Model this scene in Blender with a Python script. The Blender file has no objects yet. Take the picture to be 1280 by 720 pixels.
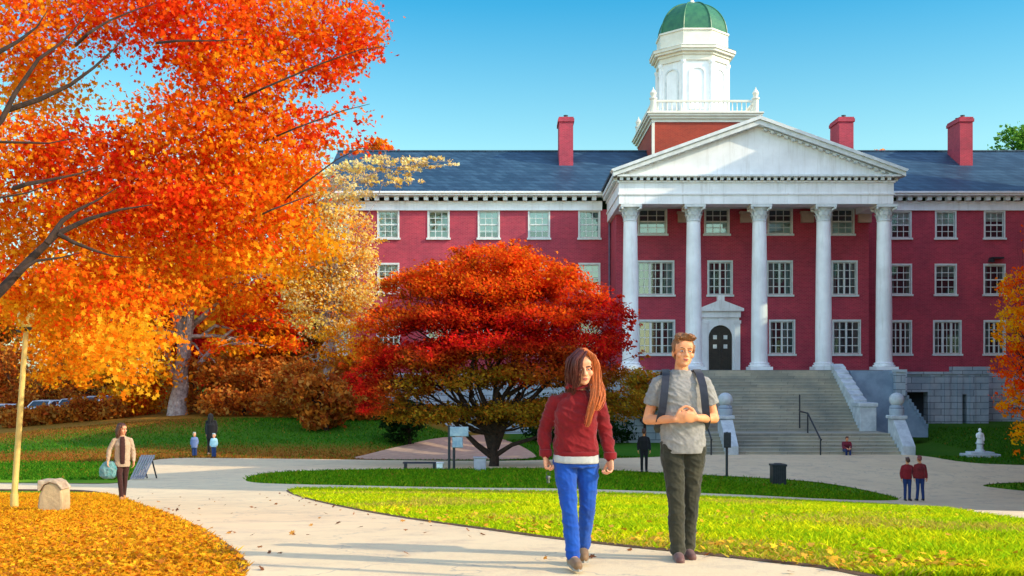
import bpy, math, random
import numpy as np
from mathutils import Vector, Matrix, noise as mnoise
from mathutils.geometry import delaunay_2d_cdt
R = math.radians
rnd = random.Random(7)
rng = np.random.default_rng(11)
scene = bpy.context.scene
col = scene.collection
F, HZ, CX, CAMZ = 1400.0, 465.0, 640.0, 1.5      # lens of the photograph in its pixels, eye height
SUN_EL, SUN_AZ = R(27), R(18)

# ------------------------------------------------------------------ materials
def new_mat(name):
    m = bpy.data.materials.new(name); m.use_nodes = True
    nt = m.node_tree
    b = nt.nodes['Principled BSDF']
    return m, nt, b
def mixcol(nt, a, b, fac):
    n = nt.nodes.new('ShaderNodeMix'); n.data_type = 'RGBA'
    for sock, v in ((n.inputs[6], a), (n.inputs[7], b)):
        if isinstance(v, tuple): sock.default_value = (*v, 1)
        else: nt.links.new(v, sock)
    if isinstance(fac, float): n.inputs[0].default_value = fac
    else: nt.links.new(fac, n.inputs[0])
    return n.outputs[2]
def coords(nt):
    return nt.nodes.new('ShaderNodeTexCoord').outputs['Object']
def noise_node(nt, vec, scale, detail=4, rough=.6):
    n = nt.nodes.new('ShaderNodeTexNoise')
    n.inputs['Scale'].default_value = scale; n.inputs['Detail'].default_value = detail
    n.inputs['Roughness'].default_value = rough
    nt.links.new(vec, n.inputs['Vector'])
    return n.outputs['Fac']
def ramp(nt, fac, lo, hi):
    n = nt.nodes.new('ShaderNodeMapRange')
    n.inputs[1].default_value = lo; n.inputs[2].default_value = hi
    nt.links.new(fac, n.inputs[0]); return n.outputs[0]
def bump(nt, b, h, strength, dist=.02):
    n = nt.nodes.new('ShaderNodeBump'); n.inputs['Strength'].default_value = strength
    n.inputs['Distance'].default_value = dist
    nt.links.new(h, n.inputs['Height']); nt.links.new(n.outputs[0], b.inputs['Normal'])
def pm(name, c1, c2=None, scale=6., rough=.7, bmp=0., bscale=None, metal=0., spec=.4, lo=.35, hi=.65):
    m, nt, b = new_mat(name)
    c2 = c2 or tuple(x*.72 for x in c1)
    v = coords(nt)
    f = ramp(nt, noise_node(nt, v, scale), lo, hi)
    nt.links.new(mixcol(nt, c1, c2, f), b.inputs['Base Color'])
    b.inputs['Roughness'].default_value = rough; b.inputs['Metallic'].default_value = metal
    b.inputs['Specular IOR Level'].default_value = spec
    if bmp: bump(nt, b, noise_node(nt, v, bscale or scale*4, 5), bmp)
    return m
def brick_mat(name, c1, c2, mortar, w=.45, h=.15, size=.02, spread=.5, bmp=.35, rough=.85):
    m, nt, b = new_mat(name)
    v = coords(nt)
    s = nt.nodes.new('ShaderNodeSeparateXYZ'); nt.links.new(v, s.inputs[0])
    a = nt.nodes.new('ShaderNodeMath'); a.operation = 'ADD'
    nt.links.new(s.outputs[0], a.inputs[0]); nt.links.new(s.outputs[1], a.inputs[1])
    c = nt.nodes.new('ShaderNodeCombineXYZ'); nt.links.new(a.outputs[0], c.inputs[0]); nt.links.new(s.outputs[2], c.inputs[1])
    t = nt.nodes.new('ShaderNodeTexBrick'); nt.links.new(c.outputs[0], t.inputs['Vector'])
    t.inputs['Color1'].default_value = (*c1, 1); t.inputs['Color2'].default_value = (*c2, 1); t.inputs['Mortar'].default_value = (*mortar, 1)
    t.inputs['Scale'].default_value = 1; t.inputs['Brick Width'].default_value = w; t.inputs['Row Height'].default_value = h
    t.inputs['Mortar Size'].default_value = size; t.inputs['Mortar Smooth'].default_value = .4
    n1 = ramp(nt, noise_node(nt, v, .5, 8, .72), .32, .68)
    dk = nt.nodes.new('ShaderNodeMix'); dk.data_type = 'RGBA'; dk.blend_type = 'MULTIPLY'
    dk.inputs[0].default_value = spread
    nt.links.new(t.outputs['Color'], dk.inputs[6])
    nt.links.new(mixcol(nt, (.50, .60, .68), (1.25, 1.15, 1.05), n1), dk.inputs[7])
    st = nt.nodes.new('ShaderNodeMapping'); st.inputs['Scale'].default_value = (1.6, 1.6, .12); nt.links.new(v, st.inputs[0])
    n2 = ramp(nt, noise_node(nt, st.outputs[0], .9, 6), .62, 1.0)
    fin = mixcol(nt, dk.outputs[2], tuple(x*.55 for x in c1), n2)
    nt.links.new(fin, b.inputs['Base Color'])
    b.inputs['Roughness'].default_value = rough
    bump(nt, b, t.outputs['Fac'], -bmp, .02)
    return m
def leaf_mat(name, trans=.4):
    m = bpy.data.materials.new(name); m.use_nodes = True; nt = m.node_tree
    nt.nodes.remove(nt.nodes['Principled BSDF']); out = nt.nodes['Material Output']
    at = nt.nodes.new('ShaderNodeAttribute'); at.attribute_name = 'Col'
    d = nt.nodes.new('ShaderNodeBsdfDiffuse'); t = nt.nodes.new('ShaderNodeBsdfTranslucent')
    nt.links.new(at.outputs['Color'], d.inputs[0]); nt.links.new(at.outputs['Color'], t.inputs[0])
    mx = nt.nodes.new('ShaderNodeMixShader'); mx.inputs[0].default_value = trans
    nt.links.new(d.outputs[0], mx.inputs[1]); nt.links.new(t.outputs[0], mx.inputs[2])
    nt.links.new(mx.outputs[0], out.inputs[0])
    return m
def glass_mat(name):
    m = bpy.data.materials.new(name); m.use_nodes = True; nt = m.node_tree
    nt.nodes.remove(nt.nodes['Principled BSDF']); out = nt.nodes['Material Output']
    t = nt.nodes.new('ShaderNodeBsdfTransparent'); t.inputs[0].default_value = (.62, .74, .72, 1)
    g = nt.nodes.new('ShaderNodeBsdfGlossy'); g.inputs['Roughness'].default_value = .04
    g.inputs['Color'].default_value = (.8, .95, .95, 1)
    fr = nt.nodes.new('ShaderNodeFresnel'); fr.inputs[0].default_value = 1.5
    ad = nt.nodes.new('ShaderNodeMath'); ad.operation = 'ADD'; ad.inputs[1].default_value = .10
    nt.links.new(fr.outputs[0], ad.inputs[0])
    v = coords(nt); bn = nt.nodes.new('ShaderNodeBump'); bn.inputs['Strength'].default_value = .02
    nt.links.new(noise_node(nt, v, 1.7, 2), bn.inputs['Height']); nt.links.new(bn.outputs[0], g.inputs['Normal'])
    mx = nt.nodes.new('ShaderNodeMixShader'); nt.links.new(ad.outputs[0], mx.inputs[0])
    nt.links.new(t.outputs[0], mx.inputs[1]); nt.links.new(g.outputs[0], mx.inputs[2]); nt.links.new(mx.outputs[0], out.inputs[0])
    return m

M = {}
M['brick'] = brick_mat('red_brick', (.49, .035, .076), (.36, .024, .056), (.46, .11, .13), .24, .085, .012, .6)
M['tower_brick'] = brick_mat('tower_brick', (.42, .04, .018), (.33, .03, .016), (.36, .09, .05), .24, .085, .012, .5)
M['stone'] = brick_mat('grey_stone_blocks', (.50, .57, .64), (.37, .43, .50), (.18, .21, .25), 1.3, .42, .03, .8, .8)
M['slate'] = brick_mat('blue_slate', (.010, .044, .088), (.034, .088, .150), (.006, .022, .048), .5, .28, .02, .7, .5, .55)
M['white'] = pm('white_paint', (.90, .91, .92), (.80, .82, .85), .8, .55, .05, 20)
def weathered(name, c):
    m, nt, b = new_mat(name); v = coords(nt)
    mp = nt.nodes.new('ShaderNodeMapping'); mp.inputs['Scale'].default_value = (2.6, 2.6, .22); nt.links.new(v, mp.inputs[0])
    a = mixcol(nt, c, tuple(q*.84 for q in c), ramp(nt, noise_node(nt, v, .8, 6), .35, .65))
    a = mixcol(nt, a, (c[0]*.62, c[1]*.60, c[2]*.56), ramp(nt, noise_node(nt, mp.outputs[0], 1.5, 7, .7), .52, .85))
    nt.links.new(a, b.inputs['Base Color']); b.inputs['Roughness'].default_value = .6; bump(nt, b, noise_node(nt, v, 16, 5), .12); return m
M['white'] = weathered('white_paint', (.90, .91, .92))
M['shade_white'] = weathered('weathered_trim', (.74, .76, .76))
M['cream_paint'] = pm('cream_paint', (.80, .76, .66), (.70, .66, .56), 1.5, .55)
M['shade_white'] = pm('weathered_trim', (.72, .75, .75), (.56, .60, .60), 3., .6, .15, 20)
M['tan'] = pm('tan_plaster', (.52, .42, .33), (.42, .33, .26), 2., .8)
M['sash'] = pm('window_paint', (.72, .76, .74), (.60, .65, .64), 4., .5)
M['glass'] = glass_mat('window_glass')
M['dark'] = pm('dark_interior', (.025, .03, .035), None, 2., .9)
M['blind'] = pm('white_blind', (.80, .86, .86), (.66, .74, .76), 1.5, .8)
M['blind_green'] = pm('green_blind', (.20, .32, .31), (.13, .24, .24), 1.5, .8)
M['dome_green'] = pm('copper_green', (.022, .115, .062), (.040, .17, .075), 2.5, .42, .1, 12)
M['door'] = pm('dark_door', (.02, .016, .014), (.035, .026, .02), 5, .4)
M['pane_white'] = pm('frosted_light', (.75, .78, .76), None, 9, .4)
M['step'] = brick_mat('stair_stone', (.44, .41, .33), (.36, .335, .27), (.19, .19, .17), 2.2, .5, .012, .8, .3)
M['pale_stone'] = pm('pale_limestone', (.62, .66, .68), (.42, .46, .49), 2.2, .85, .5, 9)
M['iron'] = pm('black_iron', (.018, .02, .026), (.03, .033, .04), 8, .5)
M['bark'] = pm('dark_bark', (.050, .026, .018), (.020, .012, .010), 9, .95, .9, 16)
M['pale_bark'] = pm('pale_grey_bark', (.50, .40, .42), (.22, .16, .17), 5, .95, 1., 9)
M['leaf'] = leaf_mat('autumn_leaves', .55)
M['leaf_thin'] = leaf_mat('maple_leaves', .62)
M['grassleaf'] = leaf_mat('grass_blades', .35)
M['litter'] = leaf_mat('fallen_leaves', .15)

# ------------------------------------------------------------------ mesh collector
ORG = {}
class MB:
    def __init__(s): s.v = []; s.f = []
    def add(s, vs, fs):
        n = len(s.v); s.v += [tuple(p) for p in vs]; s.f += [tuple(i+n for i in f) for f in fs]; return s
    def box(s, x0, x1, y0, y1, z0, z1):
        return s.add([(x0,y0,z0),(x1,y0,z0),(x1,y1,z0),(x0,y1,z0),(x0,y0,z1),(x1,y0,z1),(x1,y1,z1),(x0,y1,z1)],
              [(0,3,2,1),(4,5,6,7),(0,1,5,4),(1,2,6,5),(2,3,7,6),(3,0,4,7)])
    def quad(s, *p): return s.add(p, [tuple(range(len(p)))])
    def prism_y(s, poly, y0, y1):            # polygon in (x, z), pushed along y
        n = len(poly)
        return s.add([(x,y0,z) for x,z in poly]+[(x,y1,z) for x,z in poly],
              [tuple(range(n)), tuple(range(2*n-1,n-1,-1))]+[(i,i+n,(i+1)%n+n,(i+1)%n) for i in range(n)])
    def prism_x(s, poly, x0, x1):            # polygon in (y, z), pushed along x
        n = len(poly)
        return s.add([(x0,y,z) for y,z in poly]+[(x1,y,z) for y,z in poly],
              [tuple(range(n)), tuple(range(2*n-1,n-1,-1))]+[(i,i+n,(i+1)%n+n,(i+1)%n) for i in range(n)])
    def prism_z(s, poly, z0, z1):
        n = len(poly)
        return s.add([(x,y,z0) for x,y in poly]+[(x,y,z1) for x,y in poly],
              [tuple(range(n-1,-1,-1)), tuple(range(n,2*n))]+[(i,(i+1)%n,(i+1)%n+n,i+n) for i in range(n)])
    def lathe(s, cx, cy, prof, n=20, a0=0.):
        vs = []; fs = []
        for r, z in prof:
            for k in range(n):
                a = a0+2*math.pi*k/n; vs.append((cx+r*math.cos(a), cy+r*math.sin(a), z))
        for i in range(len(prof)-1):
            for k in range(n):
                fs.append((i*n+k, i*n+(k+1)%n, (i+1)*n+(k+1)%n, (i+1)*n+k))
        fs.append(tuple(range(n-1,-1,-1))); fs.append(tuple((len(prof)-1)*n+k for k in range(n)))
        return s.add(vs, fs)
    def tube(s, pts, rad, n=8, flat=None):   # round tube through points; rad number or list
        pts = [Vector(p) for p in pts]
        if not isinstance(rad, (list, tuple)): rad = [rad]*len(pts)
        vs = []; fs = []
        t = (pts[1]-pts[0]).normalized()
        ref = Vector((0,0,1)) if abs(t.z) < .9 else Vector((1,0,0))
        u = t.cross(ref).normalized()
        m = len(pts)
        for i, p in enumerate(pts):
            t = (pts[min(i+1,m-1)]-pts[max(i-1,0)]).normalized()
            u = (u - t*u.dot(t)).normalized(); w = t.cross(u)
            for k in range(n):
                a = 2*math.pi*k/n
                vs.append(p + (u*math.cos(a)+w*math.sin(a))*rad[i])
        for i in range(m-1):
            for k in range(n):
                fs.append((i*n+k, i*n+(k+1)%n, (i+1)*n+(k+1)%n, (i+1)*n+k))
        fs.append(tuple(range(n-1,-1,-1))); fs.append(tuple((m-1)*n+k for k in range(n)))
        return s.add(vs, fs)
    def capsule(s, pts, rad, n=12):          # tube with rounded ends
        pts = [Vector(p) for p in pts]
        if not isinstance(rad, (list, tuple)): rad = [rad]*len(pts)
        d0 = (pts[0]-pts[1]).normalized(); d1 = (pts[-1]-pts[-2]).normalized()
        P = []; Q = []
        for a in (85, 55, 25): P.append(pts[0]+d0*rad[0]*math.sin(R(a))); Q.append(rad[0]*math.cos(R(a)))
        P += pts; Q += list(rad)
        for a in (25, 55, 85): P.append(pts[-1]+d1*rad[-1]*math.sin(R(a))); Q.append(rad[-1]*math.cos(R(a)))
        return s.tube(P, Q, n)
    def ell(s, c, r, rot=None, nu=14, nv=9):
        rot = rot or Matrix.Identity(3); c = Vector(c); vs = []; fs = []
        for i in range(1, nv):
            th = math.pi*i/nv
            for k in range(nu):
                ph = 2*math.pi*k/nu
                vs.append(c+rot@Vector((r[0]*math.sin(th)*math.cos(ph), r[1]*math.sin(th)*math.sin(ph), r[2]*math.cos(th))))
        top = len(vs); vs.append(c+rot@Vector((0,0,r[2]))); vs.append(c-rot@Vector((0,0,r[2])))
        for i in range(nv-2):
            for k in range(nu):
                fs.append((i*nu+k, (i+1)*nu+k, (i+1)*nu+(k+1)%nu, i*nu+(k+1)%nu))
        for k in range(nu):
            fs.append((top, k, (k+1)%nu)); fs.append((top+1, (nv-2)*nu+(k+1)%nu, (nv-2)*nu+k))
        return s.add(vs, fs)
    def loft(s, secs, n=18):                 # horizontal elliptical sections (x, y, z, rx, ry)
        vs = []; fs = []
        for x, y, z, rx, ry in secs:
            for k in range(n):
                a = 2*math.pi*k/n; c_, s_ = math.cos(a), math.sin(a)
                vs.append((x+rx*math.copysign(abs(c_)**.85, c_), y+ry*math.copysign(abs(s_)**.85, s_), z))
        for i in range(len(secs)-1):
            for k in range(n): fs.append((i*n+k, i*n+(k+1)%n, (i+1)*n+(k+1)%n, (i+1)*n+k))
        fs.append(tuple(range(n-1,-1,-1))); fs.append(tuple((len(secs)-1)*n+k for k in range(n)))
        return s.add(vs, fs)
    def build(s, name, mat, parent=None, smooth=False, bevel=0.):
        o = (0,0,0)
        if parent is not None: o = ORG.get(parent.name, (0,0,0))
        me = bpy.data.meshes.new(name)
        me.from_pydata([(p[0]-o[0], p[1]-o[1], p[2]-o[2]) for p in s.v], [], s.f)
        me.materials.append(mat)
        if smooth:
            me.polygons.foreach_set('use_smooth', [True]*len(me.polygons))
            me.set_sharp_from_angle(angle=R(40))
        ob = bpy.data.objects.new(name, me); col.objects.link(ob)
        if parent is not None: ob.parent = parent; ORG[ob.name] = o
        if bevel:
            b = ob.modifiers.new('bevel', 'BEVEL'); b.width = bevel; b.segments = 2; b.limit_method = 'ANGLE'
        return ob
def tag(o, label=None, cat=None, group=None, kind=None):
    if label: o['label'] = label
    if cat: o['category'] = cat
    if group: o['group'] = group
    if kind: o['kind'] = kind
    return o
def thing(name, label, cat, loc=(0,0,0), group=None, rz=0.):
    o = bpy.data.objects.new(name, None); col.objects.link(o); o.location = loc; o.rotation_euler = (0,0,rz)
    o.empty_display_size = .3
    ORG[o.name] = (0,0,0) if rz else tuple(loc)   # a turned thing is modelled in its own axes
    return tag(o, label, cat, group)
def copy_tree(o, parent=None):
    c = o.copy(); col.objects.link(c)
    if parent is not None: c.parent = parent
    for ch in list(o.children): copy_tree(ch, c)
    return c
def np_mesh(name, v, faces_n, mat, colors=None, parent=None, org=(0,0,0), smooth=False):
    """v (N,3); consecutive runs of faces_n vertices make the polygons; colors one per polygon"""
    v = np.asarray(v, np.float32)-np.asarray(org, np.float32)
    n = len(v); k = n//faces_n
    me = bpy.data.meshes.new(name)
    me.vertices.add(n); me.vertices.foreach_set('co', v.ravel())
    me.loops.add(n); me.loops.foreach_set('vertex_index', np.arange(n, dtype=np.int32))
    me.polygons.add(k); me.polygons.foreach_set('loop_start', np.arange(0, n, faces_n, dtype=np.int32))
    me.update(calc_edges=True)
    if colors is not None:
        at = me.attributes.new('Col', 'FLOAT_COLOR', 'POINT')
        c4 = np.ones((n, 4), np.float32); c4[:, :3] = np.repeat(np.clip(colors, 0, 1), faces_n, axis=0)
        at.data.foreach_set('color', c4.ravel())
    me.materials.append(mat)
    ob = bpy.data.objects.new(name, me); col.objects.link(ob)
    if parent is not None: ob.parent = parent
    return ob

# ------------------------------------------------------------------ terrain
def sstep(a, b, x):
    t = np.clip((np.asarray(x, float)-a)/(b-a), 0, 1); return t*t*(3-2*t)
_ty = np.arange(-100, 1200, .5)
_tz = np.interp(_ty, [-100, 0, 9.5, 28, 45, 58, 90, 150, 400, 1200], [.2, 0, 0, -1.55, -2.45, -2.85, -2.6, -2.4, -1., 0])
_k = np.exp(-.5*(np.arange(-8, 9)*.5/1.6)**2); _k /= _k.sum()
_tz = np.convolve(np.pad(_tz, 8, 'edge'), _k, 'valid')
def H(x, y):
    x = np.asarray(x, float); y = np.asarray(y, float)
    z = np.interp(y, _ty, _tz)
    z = z - 1.08*sstep(0, 17, x)*sstep(12, 38, y)*(1-sstep(44, 57, y))
    z = z + .85*sstep(24, 27, x)*sstep(60, 72, y)
    z = z + 1.35*sstep(-.56, -.26, x/np.maximum(y, 1.))*(1-sstep(-8, -1.5, x))*sstep(53.5, 66.5, y)
    return z
def Hf(x, y): return float(H(x, y))
_ys = np.arange(3, 300, .02)
def ground_at(px, py):
    dx, dz = (px-CX)/F, -(py-HZ)/F
    d = CAMZ+dz*_ys - H(dx*_ys, _ys)
    i = int(np.argmax(d <= 0)) if (d <= 0).any() else len(_ys)-1
    y = _ys[i]; return (dx*y, y)
def at(px, py, Y): return ((px-CX)*Y/F, Y, CAMZ-(py-HZ)*Y/F)
def Zy(py, Y): return CAMZ-(py-HZ)*Y/F
def Xp(px, Y): return (px-CX)*Y/F

def build_ground():
    xs = np.concatenate([np.array([-900,-600,-400,-260,-170,-120,-90,-70]), np.arange(-58,-30,2.), np.arange(-30,36,.6), np.arange(36,60,2.), np.array([62,75,95,130,180,260,400,600,900])])
    ys = np.concatenate([np.array([-80,-50,-30,-18,-10,-5]), np.arange(-2,60,.6), np.arange(60,100,1.5), np.array([102,110,120,135,155,180,220,280,360,480,650,900,1190])])
    X, Y = np.meshgrid(xs, ys); Z = H(X, Y)
    nx, ny = len(xs), len(ys)
    v = np.stack([X, Y, Z], -1).reshape(-1, 3)
    f = [(j*nx+i, j*nx+i+1, (j+1)*nx+i+1, (j+1)*nx+i) for j in range(ny-1) for i in range(nx-1)]
    me = bpy.data.meshes.new('ground'); me.from_pydata(v.tolist(), [], f)
    me.polygons.foreach_set('use_smooth', [True]*len(f))
    # how much fallen leaf covers the grass: heavy on the near left lawn, bands further back
    lit = (1-sstep(-.5, .5, X+1.9+.33*(Y-8.5)))*(1-sstep(25, 29, Y))
    lit = np.maximum(lit, .9*(1-sstep(-7, -5, X))*sstep(50, 53.5, Y)*(1-sstep(56.5, 60., Y)))
    lit = np.maximum(lit, .8*(1-sstep(-.30, -.22, X/np.maximum(Y, 1)))*sstep(60, 68, Y)*(Y < 130))
    lit = np.maximum(lit, .7*(1-sstep(-.02, .0, X/np.maximum(Y, 1)))*sstep(68, 74, Y)*(Y < 130))
    lit = np.maximum(lit, .7*(1-sstep(-11, -9, X))*sstep(36.5, 39, Y)*(1-sstep(43, 46, Y)))
    a = me.attributes.new('litter', 'FLOAT', 'POINT'); a.data.foreach_set('value', lit.ravel().astype(np.float32))
    a = me.attributes.new('far_shade', 'FLOAT', 'POINT'); a.data.foreach_set('value', (.85*sstep(46, 54, Y)).ravel().astype(np.float32))  # painted shade: grass and litter colours darken over the far lawn
    m, nt, b = new_mat('lawn')
    vc = coords(nt)
    n1 = ramp(nt, noise_node(nt, vc, .25, 6), .35, .65); n2 = ramp(nt, noise_node(nt, vc, 7, 6, .75), .3, .7)
    g = mixcol(nt, mixcol(nt, (.09, .27, .008), (.16, .34, .010), n1), mixcol(nt, (.05, .17, .008), (.24, .38, .012), n1), n2)
    n3 = ramp(nt, noise_node(nt, vc, 16, 5, .8), .35, .62)
    l = mixcol(nt, (.66, .26, .015), (.80, .36, .02), n3)
    fr_ = nt.nodes.new('ShaderNodeAttribute'); fr_.attribute_name = 'far_shade'
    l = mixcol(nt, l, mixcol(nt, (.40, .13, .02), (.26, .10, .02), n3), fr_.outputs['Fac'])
    at_ = nt.nodes.new('ShaderNodeAttribute'); at_.attribute_name = 'litter'
    ml = nt.nodes.new('ShaderNodeMath'); ml.operation = 'MULTIPLY'
    nt.links.new(at_.outputs['Fac'], ml.inputs[0]); nt.links.new(ramp(nt, noise_node(nt, vc, 1.3, 6, .75), .25, .5), ml.inputs[1])
    far = nt.nodes.new('ShaderNodeAttribute'); far.attribute_name = 'far_shade'
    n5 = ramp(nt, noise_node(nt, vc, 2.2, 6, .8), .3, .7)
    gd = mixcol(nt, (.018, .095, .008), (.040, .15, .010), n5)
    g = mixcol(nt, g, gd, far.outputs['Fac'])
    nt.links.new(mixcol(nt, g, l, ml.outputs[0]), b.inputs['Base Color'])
    b.inputs['Roughness'].default_value = .95; b.inputs['Specular IOR Level'].default_value = .1
    bump(nt, b, noise_node(nt, vc, 22, 5, .8), .9, .05)
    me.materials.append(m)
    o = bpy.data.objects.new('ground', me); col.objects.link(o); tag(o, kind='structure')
build_ground()

OUT_W = [ground_at(*p) for p in [(312,719),(302,700),(281,683),(251,664),(211,645),(172,632),(150,622),(120,614.5),(60,613.5),(-90,613)]]
OUT_W += [ground_at(*p) for p in [(-90,604.5),(60,605.5),(140,606.5),(160,603),(166,597),(184,580),(196,573),(300,573.5),(430,575),(520,576.5),(650,577),(720,574),(800,573)]]
OUT_W += [(9.0, 57.6), (9.0, 58.6), (20.4, 58.6), (20.9, 57.6)]
OUT_W += [ground_at(*p) for p in [(1200,579.5),(1285,582.5),(1345,585),(1345,602),(1290,603.5),(1250,604.5),(1222,607.5),(1250,611.5),(1290,615.5),(1345,618),(1345,662),(1280,652),(1200,641.5),(1140,634),(1100,632),(1000,628),(860,622.5),(640,616),(500,613),(400,611.4),(366,612.2),(357,614.5),(362,618),(375,623),(400,630),(450,641),(500,650),(560,659),(660,674),(760,686),(860,696),(960,708),(1058,719)]]
OUT_W += [(3.1, 6.5), (4.6, 2.), (5.5, -14.), (-2.2, -14.), (-1.6, 2.), (-1.75, 6.5)]
ISL = [ground_at(*p) for p in [(305,601),(314,595.5),(340,591),(420,588),(500,587),(600,586.5),(760,588.5),(880,594),(1000,600.5),(1060,608.5),(1110,619),(1126,624.5),(1118,627),(1000,623),(860,618),(640,612),(480,609),(340,606),(312,604)]]
def smooth_poly(p, it=2):
    for _ in range(it):
        q = []
        for i in range(len(p)):
            a, b = p[i], p[(i+1)%len(p)]
            q.append((.75*a[0]+.25*b[0], .75*a[1]+.25*b[1])); q.append((.25*a[0]+.75*b[0], .25*a[1]+.75*b[1]))
        p = q
    return p
def inside(poly, X, Y):
    X = np.asarray(X); Y = np.asarray(Y); r = np.zeros(X.shape, bool); n = len(poly)
    for i in range(n):
        x0, y0 = poly[i]; x1, y1 = poly[(i+1)%n]
        if y0 == y1: continue
        c = ((y0 > Y) != (y1 > Y)) & (X < (x1-x0)*(Y-y0)/(y1-y0)+x0)
        r ^= c
    return r
OUT_P = smooth_poly(OUT_W, 2); ISL_P = smooth_poly(ISL, 2)
def on_path(X, Y): return inside(OUT_P, X, Y) & ~inside(ISL_P, X, Y)
def drape(name, polys, mat, lift, step, test, kind='structure'):
    pts = []; edges = []
    for p in polys:
        n0 = len(pts); pts += p; edges += [(n0+i, n0+(i+1)%len(p)) for i in range(len(p))]
    a = np.array(pts)
    gx, gy = np.meshgrid(np.arange(a[:,0].min(), a[:,0].max(), step), np.arange(a[:,1].min(), a[:,1].max(), step))
    k = test(gx, gy); gp = list(zip(gx[k].tolist(), gy[k].tolist()))
    v, e, f, *_ = delaunay_2d_cdt([Vector(p) for p in pts+gp], edges, [], 0, 1e-4)
    v = np.array([(p.x, p.y) for p in v]); f = [tuple(t) for t in f]
    c = np.array([v[list(t)].mean(0) for t in f]); keep = test(c[:,0], c[:,1])
    me = bpy.data.meshes.new(name); z = H(v[:,0], v[:,1])+lift
    me.from_pydata(np.column_stack([v, z]).tolist(), [], [t for t, q in zip(f, keep) if q])
    me.polygons.foreach_set('use_smooth', [True]*len(me.polygons)); me.materials.append(mat)
    o = bpy.data.objects.new(name, me); col.objects.link(o); tag(o, kind=kind); return o
m, nt, b = new_mat('path_concrete')
v = coords(nt)
c1 = mixcol(nt, (.80, .60, .36), (.73, .54, .32), ramp(nt, noise_node(nt, v, .55, 6), .35, .65))
c2 = mixcol(nt, c1, (.50, .36, .25), ramp(nt, noise_node(nt, v, 1.3, 9, .78), .50, .74))
c3 = mixcol(nt, c2, (.84, .65, .41), ramp(nt, noise_node(nt, v, 40, 3, .7), .55, .8))
vo = nt.nodes.new('ShaderNodeTexVoronoi'); vo.feature = 'DISTANCE_TO_EDGE'; vo.inputs['Scale'].default_value = .33
wp = nt.nodes.new('ShaderNodeVectorMath'); wp.operation = 'MULTIPLY_ADD'; nzc = nt.nodes.new('ShaderNodeTexNoise'); nzc.inputs['Scale'].default_value = 1.6; nzc.inputs['Detail'].default_value = 6; nt.links.new(v, nzc.inputs['Vector'])
nt.links.new(nzc.outputs['Color'], wp.inputs[0]); wp.inputs[1].default_value = (1.1, 1.1, 1.1); nt.links.new(v, wp.inputs[2]); nt.links.new(wp.outputs[0], vo.inputs['Vector'])
c3 = mixcol(nt, mixcol(nt, (.36,.28,.20), (.60,.48,.34), .5), c3, ramp(nt, vo.outputs['Distance'], .0, .006))
nt.links.new(c3, b.inputs['Base Color']); b.inputs['Roughness'].default_value = .9
bump(nt, b, noise_node(nt, v, 30, 6, .75), .5, .02); M['path'] = m
drape('path', [OUT_P, ISL_P], M['path'], .03, .9, on_path)
# leaf-strewn side walk climbing the bank behind the red tree
SW = smooth_poly([ground_at(*p) for p in [(425,575.2),(470,566),(530,554),(590,545),(606,543.5),(640,553),(668,567),(672,574.5),(600,576.2)]], 2)
M['tanwalk'] = pm('leafy_gravel', (.55, .33, .22), (.44, .25, .17), 3, .95, .6, 25)
drape('side_path', [SW], M['tanwalk'], .05, 1., lambda x, y: inside(SW, x, y))

# bare soil edge with the turf's shadow painted in along the paving
def edge_strip(poly, wid, ymax):
    vs = []; fs = []; n = len(poly); a = sum(poly[i][0]*poly[(i+1)%n][1]-poly[(i+1)%n][0]*poly[i][1] for i in range(n))
    sg = 1 if a > 0 else -1; g_ = random.Random(4)
    pts = []
    for i in range(n):
        (x0, y0), (x1, y1) = poly[i], poly[(i+1)%n]; L = math.hypot(x1-x0, y1-y0); m_ = max(1, int(L/.25))
        for k in range(m_): pts.append((x0+(x1-x0)*k/m_, y0+(y1-y0)*k/m_))
    n = len(pts)
    for i in range(n):
        dx, dy = pts[(i+1)%n][0]-pts[i-1][0], pts[(i+1)%n][1]-pts[i-1][1]; L = math.hypot(dx, dy) or 1
        nx, ny = sg*dy/L, -sg*dx/L; w_ = wid*g_.uniform(.7, 1.25)
        for q, zz in ((-.012, .034), (w_*.5, .045), (w_, .012)):
            x, y = pts[i][0]+nx*q, pts[i][1]+ny*q; vs.append((x, y, Hf(x, y)+zz))
    for i in range(n):
        j = (i+1)%n
        if 2 < pts[i][1] < ymax and 2 < pts[j][1] < ymax:
            for k in (0, 1): fs.append((i*3+k, i*3+k+1, j*3+k+1, j*3+k))
    me = bpy.data.meshes.new('soil_shade_edge'); me.from_pydata(vs, [], fs); me.materials.append(M['soil_shade'])
    o = bpy.data.objects.new('soil_shade_edge', me); col.objects.link(o); tag(o, kind='structure')
M['soil_shade'] = pm('soil_and_shade', (.07,.035,.018), (.16,.08,.035), 12, .95, .8, 30)
edge_strip(OUT_P, .11, 34)
def clear_of_edge(X, Y, d=.075):
    return ~(on_path(X+d, Y) | on_path(X-d, Y) | on_path(X, Y+d) | on_path(X, Y-d))
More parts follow.
